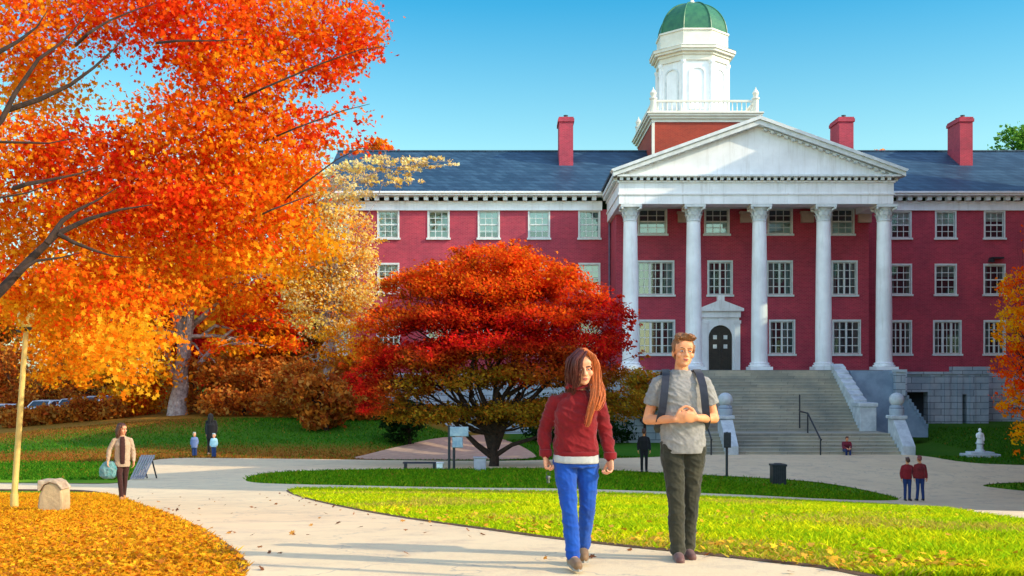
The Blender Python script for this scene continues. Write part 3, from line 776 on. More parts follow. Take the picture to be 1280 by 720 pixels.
for a, b_, c, d in wo+[(a+L1+.5, b_+L1+.5, c, d) for a, b_, c, d in wo]+[(a+L1+.5, b_+L1+.5, c+14.4, d+14.4) for a, b_, c, d in wo if c < 10]:
    w = MB()
    w.box(.1,.18,a,a+.08,c,d); w.box(.1,.18,b_-.08,b_,c,d); w.box(.1,.18,a+.08,b_-.08,c,c+.08); w.box(.1,.18,a+.08,b_-.08,d-.08,d); w.box(.1,.17,a+.08,b_-.08,(c+d)/2-.03,(c+d)/2+.03)
    o = w.build('window', M['sash'], blocker)
    MB().quad((.14,a+.01,c+.01),(.14,a+.01,d-.01),(.14,b_-.01,d-.01),(.14,b_-.01,c+.01)).build('pane', M['glass'], o)
# ------------------------------------------------------------------ trees
KITE = np.array([(0,-.5,0),(.34,-.05,.07),(0,.55,-.05),(-.34,-.05,.07)], np.float32)
_m = [(0,-.42),(.13,-.2),(.42,-.22),(.28,.02),(.5,.2),(.2,.2),(0,.58),(-.2,.2),(-.5,.2),(-.28,.02),(-.42,-.22),(-.13,-.2)]
MAPLE = np.array([(x, y, .10*abs(x)-.12*max(0,y)) for x, y in _m], np.float32)
SUNV = np.array([math.cos(SUN_AZ)*math.cos(SUN_EL), -math.sin(SUN_AZ)*math.cos(SUN_EL), math.sin(SUN_EL)])
def leaf_cloud(pts, size, shape, g, up=.5, sunward=.9):   # leaves turn partly towards the light
    n = len(pts)
    nrm = g.normal(size=(n,3)); nrm[:,2] += up; nrm += SUNV*sunward; nrm /= np.linalg.norm(nrm, axis=1, keepdims=True)
    t = g.normal(size=(n,3)); t -= nrm*(t*nrm).sum(1, keepdims=True); t /= np.linalg.norm(t, axis=1, keepdims=True)
    b = np.cross(nrm, t)
    s = (size*g.uniform(.55, 1.5, n))[:,None,None]
    v = pts[:,None,:] + s*(shape[None,:,0,None]*t[:,None,:] + shape[None,:,1,None]*b[:,None,:] + shape[None,:,2,None]*nrm[:,None,:])
    return v.reshape(-1,3)
def pal(*c): return np.array(c, float)
P_RED = pal((.90,.08,.010),(.95,.15,.012),(.78,.04,.012),(.96,.26,.015))
P_ORG = pal((.97,.24,.010),(.97,.36,.015),(.92,.16,.010),(.97,.46,.02),(.86,.08,.01))
P_GOLD = pal((.97,.44,.015),(.97,.35,.012),(.97,.52,.03),(.95,.25,.01))
P_PALE = pal((.97,.78,.32),(.97,.70,.32),(.97,.62,.14),(.97,.80,.48))
P_MIX = pal((.97,.74,.28),(.97,.50,.05),(.97,.64,.14),(.95,.34,.02),(.97,.78,.42))
P_RUST = pal((.58,.16,.02),(.70,.24,.03),(.44,.09,.02),(.60,.28,.06))
P_CRIM = pal((.78,.025,.014),(.66,.014,.014),(.86,.07,.014),(.52,.01,.014))
P_OLIVE = pal((.38,.23,.018),(.46,.26,.02),(.28,.20,.02),(.50,.16,.015))
P_GREEN = pal((.05,.13,.018),(.08,.18,.02),(.035,.10,.015),(.12,.21,.03))
P_DGREEN = pal((.02,.055,.014),(.03,.075,.016),(.02,.045,.012))
def lobe(px, py, Y, rx, ry, rd=None, w=1., p=P_ORG, cr=.22):
    s = Y/F
    return dict(c=np.array(at(px, py, Y)), r=np.array([rx*s, rd if rd else (rx+ry)*.5*s, ry*s]), w=w, p=p, cr=cr)
def limb_pts(a, b, sag, g, n=6, wob=.06):
    a = np.array(a, float); b = np.array(b, float); L = np.linalg.norm(b-a); out = []
    for i in range(n+1):
        t = i/n; p = a+(b-a)*t; p[2] += sag*L*math.sin(math.pi*t)
        if 0 < i < n: p += g.normal(size=3)*L*wob*.5
        out.append(tuple(p))
    return out
def make_tree(name, label, cat, group, base, tr, fork, lobes, nleaf, lsize, seed, bark='bark', shape=KITE, flat=.6, ncl=60, mat='leaf', extra=(), up=.5, twigs=1, lean=(0,0), colfun=None, lump=.0):
    g = np.random.default_rng(seed)
    t = thing(name, label, cat, base, group)
    bx, by, bz = base; fz = bz+fork
    w = MB(); top = (bx+lean[0], by+lean[1], fz)
    tp = limb_pts((bx,by,bz-.3), top, 0, g, 5, .03)
    w.tube(tp, [tr*1.45, tr*1.12, tr, tr*.95, tr*.9, tr*.82], 12)
    P = []; C = []
    tot = sum(l['w']*float(np.prod(l['r']))**(2/3) for l in lobes)
    for l in lobes:
        share = l['w']*float(np.prod(l['r']))**(2/3)/tot
        nc = max(5, int(ncl*share*len(lobes)**.5)); nl = int(nleaf*share)
        lr = max(.02, tr*.42*(share*len(lobes))**.3)
        tw = twigs and l['w'] < 5 and not l.get('bare')
        if tw:
            lp = limb_pts(top, l['c'], .06, g, 6, .10); w.tube(lp, [lr*(1-.75*i/6) for i in range(7)], 7)
        cr = l['cr']*float(np.mean(l['r']))
        per = max(3, nl//nc)
        for k in range(nc):
            d = g.normal(size=3); d /= np.linalg.norm(d)
            f = g.uniform(.35, 1.)**.5
            c = l['c']+d*f*(l['r']-cr*.7)
            if tw and k % 2 == 0 and k < 26:
                q = lp[g.integers(3, 7)]
                w.tube(limb_pts(q, c, .05, g, 3, .12), [lr*.30, lr*.2, lr*.12, lr*.05], 5)
            n = int(per*g.uniform(.6, 1.4))
            p = c + g.normal(size=(n,3))*np.array([cr, cr, cr*flat])*.62
            base_c = l['p'][g.integers(len(l['p']))]
            cc = base_c[None]*g.uniform(.7, 1.2)*(1+g.normal(size=(n,1))*.16)
            mixi = g.random(n) < .35
            cc[mixi] = l['p'][g.integers(len(l['p']), size=mixi.sum())]*g.uniform(.75, 1.15, (mixi.sum(),1))
            P.append(p); C.append(cc)
    for pts, r in extra: w.tube(pts, r, 8)
    w.build('trunk', M[bark], t, True)
    P = np.concatenate(P); C = np.concatenate(C)
    k = P[:,2] > H(P[:,0], P[:,1])+.05; P = P[k]; C = C[k]
    if colfun: C = colfun(P, C, g)
    v = leaf_cloud(P, lsize, shape, g, up)
    np_mesh('crown', v, len(shape), M[mat], np.clip(C, .004, .97), t, base)
    return t

# great maple close on the left, trunk past the frame edge
def br(pxs, Y, r0, r1):
    n = len(pxs); g = np.random.default_rng(n+int(pxs[0][1]))
    return ([at(x, y, Y+.12*i) for i, (x, y) in enumerate(pxs)], [r0+(r1-r0)*i/(n-1) for i in range(n)])
YA = 13.
def stick(pxs, Y, r0):                       # small bare limb coming out of the leaves and thinning to nothing
    p, r = br(pxs, Y, r0, .003); q = p[0]; d = (q[0]-p[1][0], q[2]-p[1][2])
    return ([(q[0]*(1+e/q[1])+d[0]*e*.6, q[1]+e, CAMZ+(q[2]-CAMZ)*(1+e/q[1])+d[1]*e*.6) for e in (1.3, .5)]+p, [r0*1.25, r0*1.1]+r)
A_ex = [br([(-215,560),(-120,470),(-40,402),(2,362),(40,322),(72,292),(110,274),(150,262),(190,256)], YA-.6, .088, .005),
        br([(72,292),(92,303),(118,313),(140,320),(165,322)], YA-.3, .03, .003), br([(58,304),(78,276),(98,262),(122,250),(150,232)], YA-.35, .035, .003), br([(20,342),(45,326),(76,322),(100,316)], YA-.5, .025, .003),
        br([(-160,330),(-70,230),(2,150),(18,118),(48,74),(76,54),(90,40),(112,12)], YA-.6, .046, .004), br([(8,138),(50,124),(88,106),(118,84),(146,58),(160,36)], YA-.2, .035, .003),
        br([(-80,130),(-10,70),(22,52),(46,34),(60,12)], YA-.5, .04, .003), stick([(110,42),(136,26),(170,12),(196,4)], YA-.2, .018), br([(-40,176),(20,178),(62,179),(96,172)], YA-.5, .02, .003), stick([(34,230),(62,225),(100,217),(128,206)], YA-.3, .026),
        stick([(222,51),(262,51),(310,49)], YA+.1, .014), br([(-60,255),(-5,248),(35,241),(70,226)], YA-.5, .02, .003), stick([(340,262),(372,250),(400,240)], YA+.9, .012),
        stick([(330,110),(400,80),(450,62),(484,58)], YA+1.2, .014), stick([(370,160),(430,138),(462,130)], YA+1.2, .011), stick([(380,230),(420,200),(448,186),(470,184)], YA+1.2, .011)]
Ya = 15.
A_l = []
for (x, y, rx, ry, w_, p_, dY) in [(-120,40,110,110,.5,P_ORG,0),(-90,240,110,120,.5,P_ORG,0),(30,30,90,75,1.1,P_ORG,0),(150,10,95,70,1.2,P_RED,.4),(255,30,95,80,1.3,P_RED,0),(350,25,90,75,1.3,P_ORG,.5),(430,25,62,42,.8,P_RED,.6),(455,50,38,34,.5,P_RED,.8),
        (60,110,75,45,.8,P_GOLD,1.0),(300,95,85,60,1.2,P_ORG,.2),(395,75,55,42,.8,P_RED,.6),(445,75,30,22,.3,P_RED,.9),
        (20,190,95,70,1.2,P_ORG,.2),(120,200,95,62,1.3,P_RED,.2),(225,170,85,75,1.3,P_ORG,0),(310,180,80,70,1.3,P_ORG,.3),(385,165,52,40,.7,P_RED,.8),(455,135,24,16,.16,P_RED,1.),
        (30,290,90,65,1.1,P_GOLD,.8),(120,270,90,60,1.2,P_ORG,.2),(215,260,90,62,1.4,P_RED,0),(300,265,80,58,1.3,P_ORG,.2),(360,215,55,38,.8,P_ORG,.6),(365,290,48,40,.6,P_ORG,.8),
        (60,360,95,55,1.1,P_GOLD,.8),(170,330,75,45,.9,P_ORG,.6),(270,320,75,34,.8,P_ORG,.5),(20,350,40,30,.4,P_RED,.2), (60,385,85,40,.8,P_ORG,5.2), (150,385,70,40,.7,P_ORG,-.4), (215,365,60,36,.6,P_ORG,0), (110,350,80,40,.7,P_ORG,-.3), (330,330,60,30,.5,P_GOLD,.6), (400,310,45,26,.35,P_GOLD,.7), (180,420,45,36,.5,P_GOLD,-1.2), (75,470,40,22,.35,P_GOLD,6.0), (440,180,26,18,.2,P_RED,.9),
        (-70,380,90,80,.5,P_GOLD,5.5),(90,430,80,52,1.0,P_GOLD,5.5),(150,440,55,40,.6,P_GOLD,-2.0),(165,475,28,36,.3,P_GOLD,-2.0),(15,385,60,34,.6,P_GOLD,5.5)]:
    A_l.append(lobe(x, y, Ya+dY, rx, ry, .95, w_, p_, .34))
make_tree('maple_tree', 'huge orange maple spreading over the left foreground with dark bare limbs', 'tree', 'autumn maples on the left',
          (-9.6, 13.2, Hf(-9.6,13.2)), .36, 2.1, A_l, 78000, .068, 3, shape=MAPLE, mat='leaf_thin', extra=A_ex, ncl=420, up=.1, twigs=0, flat=.75)

# pale barked maple further back
YB = 76.
cB = [lobe(110,395,YB-2,110,60,5,.9,P_GOLD,.26), lobe(150,455,YB-3,85,45,4,.8,P_GOLD,.26), lobe(225,340,YB,120,55,7,1.,P_ORG), lobe(320,345,YB-2,100,60,6,1.,P_ORG), lobe(300,250,YB,140,80,7,1.,P_ORG),
      lobe(335,400,YB,70,24,4,.5,P_RED), lobe(330,432,YB-2,80,20,4,.5,P_ORG), lobe(270,455,YB,40,26,3,.25,P_RUST), lobe(190,380,YB+3,50,60,4,.5,P_CRIM), lobe(150,300,YB,120,80,6,.8,P_ORG)]
gxB = Xp(222, YB)
make_tree('maple_tree', 'pale barked orange maple with forked trunk behind the left lawn', 'tree', 'autumn maples on the left',
          (gxB, YB, Hf(gxB,YB)), .54, 5.2, cB, 36000, .30, 5, bark='pale_bark', ncl=260, lean=(.4,0), twigs=1,
          extra=[([at(214,470,YB-.1),at(206,430,YB-.3),at(196,395,YB-.6),at(184,350,YB-1)],[.34,.27,.2,.14]), ([at(222,480,YB-.2),at(236,420,YB-.5),at(241,370,YB-.8),at(246,330,YB-1)],[.36,.28,.2,.13]), ([at(245,460,YB-.2),at(275,425,YB-.5),at(300,405,YB-.9)],[.2,.14,.06])])
# pale tree with thin leaves reaching over the slate roof
YC = 66.
cC = [lobe(425,300,YC,52,60,2.4,.9,P_MIX,.2), lobe(405,380,YC,60,55,2.4,1.,P_MIX,.2), lobe(445,350,YC,40,60,2.,.7,P_MIX,.2), lobe(425,230,YC,50,30,2.,.55,P_PALE,.16), lobe(390,330,YC+1,50,80,2.4,1.,P_GOLD,.2),
      lobe(480,208,YC,60,17,1.5,1.1,P_PALE,.12), lobe(535,203,YC,45,9,1.2,.7,P_PALE,.12), lobe(480,228,YC,55,9,1.2,.6,P_PALE,.12), lobe(430,430,YC-1,45,35,2.,.5,P_GOLD,.2), lobe(395,455,YC,50,26,2,.4,P_RUST,.2), lobe(400,175,YC,30,22,2,.2,P_ORG,.2), lobe(480,180,YC,15,9,.6,.08,P_ORG,.2)]
for l in cC[5:8]: l['bare'] = True
cC[5]['w'] = .7; cC[6]['w'] = .4; cC[7]['w'] = .35
gxC = Xp(412, YC)
make_tree('thin_leaved_tree', 'pale yellow thin leaved tree with twigs reaching across the slate roof', 'tree', None,
          (gxC, YC, Hf(gxC,YC)), .34, 5.0, cC, 29000, .17, 8, bark='pale_bark', ncl=420, flat=.45, extra=[([at(418,260,YC),at(440,228,YC),at(478,212,YC),at(520,205,YC),at(562,201,YC)],[.07,.05,.035,.02,.006]), ([at(440,229,YC),at(480,228,YC),at(520,226,YC)],[.03,.02,.005]), ([at(470,214,YC),at(500,199,YC),at(528,196,YC)],[.03,.018,.005])])

# round red tree at the centre
YR = 47.5
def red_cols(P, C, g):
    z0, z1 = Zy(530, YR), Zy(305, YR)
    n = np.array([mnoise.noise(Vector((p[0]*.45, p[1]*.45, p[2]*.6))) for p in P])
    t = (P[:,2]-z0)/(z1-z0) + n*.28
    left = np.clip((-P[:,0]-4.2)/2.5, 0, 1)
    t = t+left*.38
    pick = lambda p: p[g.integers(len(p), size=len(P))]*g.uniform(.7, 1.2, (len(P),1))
    ol, cr, og = pick(P_OLIVE), pick(P_CRIM), pick(pal((.95,.14,.012),(.97,.24,.015),(.88,.07,.012)))  # orange crown top paints sunlight into the leaf colour
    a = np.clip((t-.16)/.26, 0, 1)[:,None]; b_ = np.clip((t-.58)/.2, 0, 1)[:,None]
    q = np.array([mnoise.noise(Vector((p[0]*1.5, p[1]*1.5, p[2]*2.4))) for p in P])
    return ((ol*(1-a)+cr*a)*(1-b_)+og*b_)*np.clip(1.0+q*1.0, .50, 1.35)[:,None]  # noise darkens clumps, painting shaded gaps into the crown
lR = []
for (x, y, rx, ry, d, w_) in [(615,330,70,24,2.4,.9),(560,345,65,22,2.2,.8),(675,345,65,24,2.2,.8),(520,362,45,22,2,.6),(725,365,48,24,2,.6),(610,365,95,26,3.2,1.),(755,395,42,22,2,.5),
      (490,398,48,24,2.2,.6),(560,400,75,24,3,.9),(660,398,80,26,3,.9),(465,440,36,24,2,.5),(530,440,70,24,3,.8),(620,432,90,24,3.6,.9),(640,312,26,9,.8,.22),(585,318,30,9,.8,.22),(545,328,22,9,.8,.18),(700,335,26,11,.9,.22),(765,372,22,11,.8,.2),(788,408,18,10,.8,.2),(492,372,26,10,.8,.2),(448,425,20,12,.8,.2),(436,462,16,16,.8,.2),(798,440,14,10,.6,.12),(710,430,66,26,3,.8),(775,425,28,18,1.6,.3),
      (455,480,30,26,2,.4),(500,488,55,22,2.6,.6),(580,478,70,20,3.2,.6),(670,470,75,22,3.2,.7),(745,468,50,24,2.4,.5),(480,515,45,15,1.8,.5),(555,515,55,14,2.6,.7),(640,508,60,17,3,.8),(720,508,58,18,2.4,.8),(600,524,40,10,2.,.3),(770,500,40,24,2.,.6),(530,528,50,8,2,.3),(690,530,60,10,2.4,.4)]:
    lR.append(lobe(x+(rnd.random()-.5)*16, y+(rnd.random()-.5)*12, YR, rx, ry, d, w_, P_CRIM, .17))
gx, gy = ground_at(617, 586.5)
make_tree('red_maple', 'broad domed red tree shading to olive with a dark low forked trunk', 'tree', None,
          (Xp(617,YR), YR, Hf(Xp(617,YR),YR)), .20, 1.35, lR, 125000, .125, 21, ncl=1000, flat=.62, colfun=red_cols, up=1.,
          extra=[([at(617,572,YR),at(596,556,YR-.2),at(578,538,YR-.4),at(560,520,YR-.6)],[.15,.12,.09,.05]), ([at(618,570,YR),at(640,556,YR-.3),at(666,548,YR-.5),at(690,540,YR-.6)],[.12,.09,.07,.04]), ([at(615,560,YR),at(606,530,YR+.3),at(590,500,YR+.4)],[.2,.15,.08]), ([at(618,560,YR),at(632,525,YR+.2),at(650,490,YR+.4)],[.2,.15,.08])])
# orange tree on the right edge
YT = 44.
cT = [lobe(1285,360,YT,42,40,1.4,1.,P_ORG,.2), lobe(1272,410,YT,34,32,1.2,1.,P_GOLD,.2), lobe(1275,455,YT,40,32,1.3,1.,P_RED,.2), lobe(1280,500,YT,42,30,1.3,1.,P_ORG,.2), lobe(1290,540,YT,32,22,1.2,.7,P_GOLD,.2), lobe(1330,430,YT,60,110,2.,1.4,P_ORG,.2), lobe(1268,480,YT-.5,22,14,.7,.3,P_RED,.2), lobe(1256,510,YT,18,16,.6,.3,P_GOLD,.2), lobe(1282,565,YT,18,12,.5,.2,P_ORG,.2), lobe(1278,300,YT,8,22,.4,.1,P_RED,.2)]
gxT = Xp(1318, YT)
make_tree('maple_tree', 'bright orange tree cut by the right edge of the view', 'tree', None, (gxT, YT, Hf(gxT,YT)), .16, 2.2, cT, 15000, .12, 31, ncl=240, colfun=lambda P, C, g: np.minimum(C*np.array([1.7,1.15,.5])+np.array([.1,.02,0]), .97))
# trees behind the hall
def simple_tree(name, label, px, ptop, Y, rx, hgt, p, n, ls, seed, group=None, trunk=.4, base_z=None):
    X = Xp(px, Y); bz = Hf(X, Y) if base_z is None else base_z; s = Y/F; zt = Zy(ptop, Y); g = np.random.default_rng(seed)
    L = []
    for k in range(9):
        a = g.uniform(0, 6.28); q = g.uniform(.2, .62)
        zc = zt-hgt*(g.uniform(.12, .72) if trunk > .2 else g.uniform(.15, .95))
        rr = rx*g.uniform(.38, .58)
        L.append(dict(c=np.array([X+rx*q*math.cos(a), Y+rx*q*math.sin(a), zc]), r=np.array([rr, rr, rr*.75]), w=1., p=p, cr=.3))
    L.append(dict(c=np.array([X, Y, zt-hgt*.2]), r=np.array([rx*.45, rx*.45, hgt*.2]), w=1., p=p, cr=.3))
    return make_tree(name, label, 'tree' if 'tree' in name or 'maple' in name else 'shrub', group, (X, Y, bz), trunk, max(.4, (zt-hgt*.75)-bz), L, n, ls, seed, ncl=150)
simple_tree('green_tree', 'tall green tree top showing above the right end of the roof', 1268, 152, 104, 4.4, 12, P_GREEN*2.2, 9000, .34, 41)
simple_tree('orange_tree', 'small orange tree top peeping over the roof right of the pediment', 1101, 182, 97, 1.9, 8, P_ORG, 3500, .3, 42)
simple_tree('orange_tree', 'orange tree top peeping over the left end of the roof', 476, 168, 100, 2.3, 9, P_ORG, 4000, .3, 43)
# rust coloured shrubs and small trees closing the left lawn
sh = [(-30,430,95,5.6,P_RUST,'tall dark rust shrub at the far left behind the lamp post'),(35,415,96,5.4,P_RUST,'dark brown shrub behind the lamp post above the white cars'),(85,450,96,4.6,P_RUST,'rust brown shrub above the row of white cars'),
      (130,440,94,4.4,P_RUST,'tall rust shrub left of the pale forked trunk'),(172,470,80,3.2,P_ORG,'orange shrub just left of the pale forked trunk'),(262,445,78,3.6,P_RUST,'rust red shrub just right of the pale forked trunk'),
      (305,455,74,3.2,P_RUST,'low brown shrub behind the figure in black'),(345,440,76,3.8,P_RUST,'dark red shrub under the orange maple crown'),(385,450,70,3.2,P_RUST,'olive brown shrub left of the red tree'),(428,448,68,3.4,P_RUST,'rust shrub tucked behind the left side of the red tree'),
      (455,480,76,3.0,P_OLIVE,'olive shrub half hidden by the red tree'),(408,462,62.5,2.3,P_RUST,'dense brown shrub in front of the thin pale tree'),(28,512,77,2.2,P_RUST,'low rust shrub in front of the white cars beside the lamp post'),(74,513,77,2.0,P_RUST,'low rust shrub in front of the third white car'),(122,508,77,2.4,P_RUST,'low rust shrub in front of the white cars above the walking woman'),(225,478,86,3.,P_RUST,'low rust shrub behind the pale forked trunk')]
for i, (px, pt, Y, rx, p, lab) in enumerate(sh):
    X = Xp(px, Y); zb = Hf(X, Y)
    simple_tree('autumn_shrub', lab, px, pt, Y, rx, (Zy(pt, Y)-zb)*1.02, p, 5200, .27, 60+i, 'autumn shrubs behind the left lawn', .14)
for i, (px, pt, Y, rx, p, lab) in enumerate([(-150,330,104,9,P_RUST,'big rust tree at the far left in the back row'),(-20,340,112,9,P_RUST,'dark rust tree in the back row behind the lamp post'),(110,330,108,8,P_RUST,'rust tree in the back row above the white cars'),(240,330,112,8,P_CRIM,'dark red tree in the back row behind the forked trunk'),(350,330,104,6,P_CRIM,'dark crimson tree in the back row left of the hall'),(295,350,98,6,P_ORG,'orange tree in the back row right of the forked trunk'),(410,350,100,6,P_RUST,'rust tree in the back row behind the thin pale tree')]):
    simple_tree('background_tree', lab, px, pt, Y, rx, 16, p, 9000, .62, 80+i, 'background trees behind the left lawn', .4)
for i, (px, pt, Y, rx, lab) in enumerate([(512,500,60,1.8,'dark green bush under the left side of the red tree'),(688,505,68,2.6,'dark bush right of the red tree trunk, behind the woman'),(752,490,67,2.6,'dark bush between the woman and the man'),(806,455,67.,2.2,'tall dark bush against the wall left of the man')]):
    X = Xp(px, Y); simple_tree('dark_bush', lab, px, pt, Y, rx, (Zy(pt,Y)-Hf(X,Y))*1.02, P_DGREEN if i != 3 else P_OLIVE, 4200, .2, 95+i, 'dark bushes along the foot of the hall', .1)

# ------------------------------------------------------------------ grass and fallen leaves
BLADE = np.array([(-.5,0,0),(.5,0,0),(.18,.6,0),(-.1,1.,.0)], np.float32)
def blades(X, Y, h, w, C, g, name, mat):
    n = len(X); a = g.uniform(0, 6.283, n); lean = g.normal(size=(n,2))*.38
    hh = h*g.uniform(.55, 1.35, n)
    base = np.column_stack([X, Y, H(X, Y)-.004])
    side = np.column_stack([np.cos(a), np.sin(a), 0*a])*w[:,None]
    upv = np.column_stack([lean[:,0], lean[:,1], np.ones(n)])*hh[:,None]
    v = base[:,None,:]+BLADE[None,:,0,None]*side[:,None,:]+BLADE[None,:,1,None]*upv[:,None,:]
    v[:,3,:2] += (lean*hh[:,None]*.5)
    o = np_mesh(name, v.reshape(-1,3), 4, M[mat], C); tag(o, kind='stuff'); return o
g = np.random.default_rng(5)
def scatter(n, x0, x1, y0, y1, pw=1.):
    y = y0+(y1-y0)*g.random(n)**pw
    x = g.uniform(x0, x1, n)
    k = np.abs(x) < y*.50+1.2
    return x[k], y[k]
X, Y = scatter(700000, -8, 20, 8.3, 40, 1.9)
k = ~on_path(X, Y) & clear_of_edge(X, Y) & ~inside(ISL_P, X, Y) & (X > -1.9-.33*(Y-8.5))
X, Y = X[k], Y[k]
n = len(X); nz = np.array([mnoise.noise(Vector((x*.7, y*.7, 0))) for x, y in zip(X[::1], Y[::1])])
ca = np.array([.46,.60,.008]); cb = np.array([.78,.72,.010]); cd = np.array([.28,.48,.008])
t = np.clip(.5+nz*1.1+g.normal(size=n)*.25, 0, 1)[:,None]
C = ca*(1-t)+cb*t; kk = g.random(n) < .18; C[kk] = cd; C *= g.uniform(.75, 1.2, (n,1))
pt = np.array([mnoise.noise(Vector((x*.32+7, y*.32, 3))) for x, y in zip(X, Y)]); kk = g.random(n) < np.clip((pt-.12)*2.2, 0, .7); C[kk] = np.array([.62,.46,.06])*g.uniform(.7, 1.15, (kk.sum(),1))
bl = blades(X, Y, .055+.0012*Y, .006+.0011*Y, C, g, 'grass', 'grassleaf')
X, Y = scatter(260000, -16, 0, 8.0, 27, 1.7); k = ~on_path(X, Y) & (X < -1.9-.33*(Y-8.5)+.4) ; X, Y = X[k], Y[k]; n = len(X)
C = pal((.90,.42,.015),(.82,.32,.012),(.66,.40,.015),(.93,.48,.02))[g.integers(4, size=n)]*g.uniform(.7, 1.2, (n,1))
blades(X, Y, .05+.0008*Y, .006+.0011*Y, C, g, 'grass', 'grassleaf')
# rougher turf on island, bank and back right lawn, darkened as painted shade
yy = g.uniform(29, 70, 170000); xx = g.uniform(-.48, .48, 170000)*yy
k = ~on_path(xx, yy) & (inside(ISL_P, xx, yy) | (yy > 36)) & ~inside(SW, xx, yy) & ~((xx > 5.5) & (yy > 57) & (xx < 25)); xx, yy = xx[k], yy[k]; n = len(xx)
C = pal((.04,.16,.008),(.065,.21,.010),(.03,.12,.008),(.10,.21,.012))[g.integers(4, size=n)]*g.uniform(.7, 1.3, (n,1))
C[inside(ISL_P, xx, yy)] *= np.array([2.2, 1.5, .8])
kk = (g.random(n) < .8*sstep(50, 53.5, yy)*(1-sstep(56.5, 60, yy))*(xx < -6)); C[kk] = pal((.34,.12,.02),(.24,.09,.02))[g.integers(2, size=kk.sum())]
kk = g.random(n) < .85*(1-sstep(-.30, -.22, xx/yy))*sstep(60, 68, yy); C[kk] = pal((.30,.11,.02),(.20,.08,.02))[g.integers(2, size=kk.sum())]
kk = g.random(n) < .02; C[kk] = (.42,.20,.03)
blades(xx, yy, np.full(n, .10), np.full(n, .05), C, g, 'grass', 'grassleaf')
def litter(X, Y, size, C, name, lift=.03, shape=MAPLE):
    n = len(X); v = leaf_cloud(np.column_stack([X, Y, H(X, Y)+lift+g.uniform(0, .02, n)]), size, shape, g, 3., .0)
    o = np_mesh(name, v, len(shape), M['litter'], C); tag(o, kind='stuff')
X, Y = scatter(110000, -16, 0, 8.0, 26, 1.6); k = ~on_path(X, Y) & (X < -1.9-.33*(Y-8.5)+.4); X, Y = X[k], Y[k]; n = len(X)
C = pal((.90,.34,.015),(.85,.26,.012),(.93,.44,.02),(.72,.20,.015),(.46,.14,.02))[g.integers(5, size=n)]*g.uniform(.7, 1.15, (n,1))
litter(X, Y, .044, C, 'fallen_leaves', .035)
# thin scatter on the path and along the right lawn edge
X, Y = scatter(1500, -9, 5, 8.2, 27, 1.3); k = on_path(X, Y) & (g.random(len(X)) < np.where(~clear_of_edge(X-.1, Y-.1, .3) & ~(on_path(X-.35, Y-.2) & on_path(X+.35, Y+.2)), .6, np.where(X < -1.5, .16, .05))); X, Y = X[k], Y[k]; n = len(X)
litter(X, Y, .062, pal((.30,.10,.03),(.55,.24,.05),(.16,.06,.03))[g.integers(3, size=n)], 'fallen_leaves', .04)
X, Y = scatter(26000, -2, 10, 8.4, 24, 2.2); on = on_path(X, Y); near = on_path(X-.45, Y-.55) | on_path(X-.2, Y-.3) | on_path(X-.8,Y-.9)
k = ~on & ((near & (g.random(len(X)) < .20)) | (g.random(len(X)) < .012)) & (Y < 20); X, Y = X[k], Y[k]; n = len(X)
litter(X, Y, .06, pal((.85,.50,.03),(.80,.36,.03),(.6,.3,.04))[g.integers(3, size=n)], 'fallen_leaves', .06)
# ------------------------------------------------------------------ people
def fuse(mb, name, mat, parent, vox, smooth=2, wrinkle=0., wscale=(9,9,16), seed=0.):
    """merge overlapping closed shapes into one continuous smooth surface"""
    o = mb.build(name, mat, None)
    r = o.modifiers.new('r', 'REMESH'); r.mode = 'VOXEL'; r.voxel_size = vox
    s = o.modifiers.new('s', 'SMOOTH'); s.factor = .5; s.iterations = smooth
    dg = bpy.context.evaluated_depsgraph_get()
    me = bpy.data.meshes.new_from_object(o.evaluated_get(dg))
    bpy.data.objects.remove(o)
    me.name = name
    me.polygons.foreach_set('use_smooth', [True]*len(me.polygons))
    if wrinkle:
        n = len(me.vertices); co = np.zeros(n*3, np.float32); no = np.zeros(n*3, np.float32)
        me.vertices.foreach_get('co', co); me.vertex_normals.foreach_get('vector', no)
        co = co.reshape(-1,3); no = no.reshape(-1,3)
        def fold(p, f):
            v = mnoise.noise(Vector((p[0]*wscale[0]*f+seed, p[1]*wscale[1]*f, (p[2]+p[0]*.55)*wscale[2]*f)))
            return (1-min(1, abs(v)*2.2))**2
        d = np.array([fold(p, .8)+.45*fold(p, 1.9)-.45 for p in co.tolist()])
        fade = np.clip((co[:,2]-co[:,2].min())/.07, .08, 1)
        co += no*(d*wrinkle*fade)[:,None]
        me.vertices.foreach_set('co', co.ravel()); me.update()
    me.materials.clear(); me.materials.append(mat)
    ob = bpy.data.objects.new(name, me); col.objects.link(ob); ob.parent = parent
    return ob
def rotm(yaw=0, pitch=0, roll=0):      # yaw about z, pitch nods forward, roll tips sideways
    return Matrix.Rotation(R(yaw),3,'Z') @ Matrix.Rotation(R(pitch),3,'X') @ Matrix.Rotation(R(roll),3,'Y')
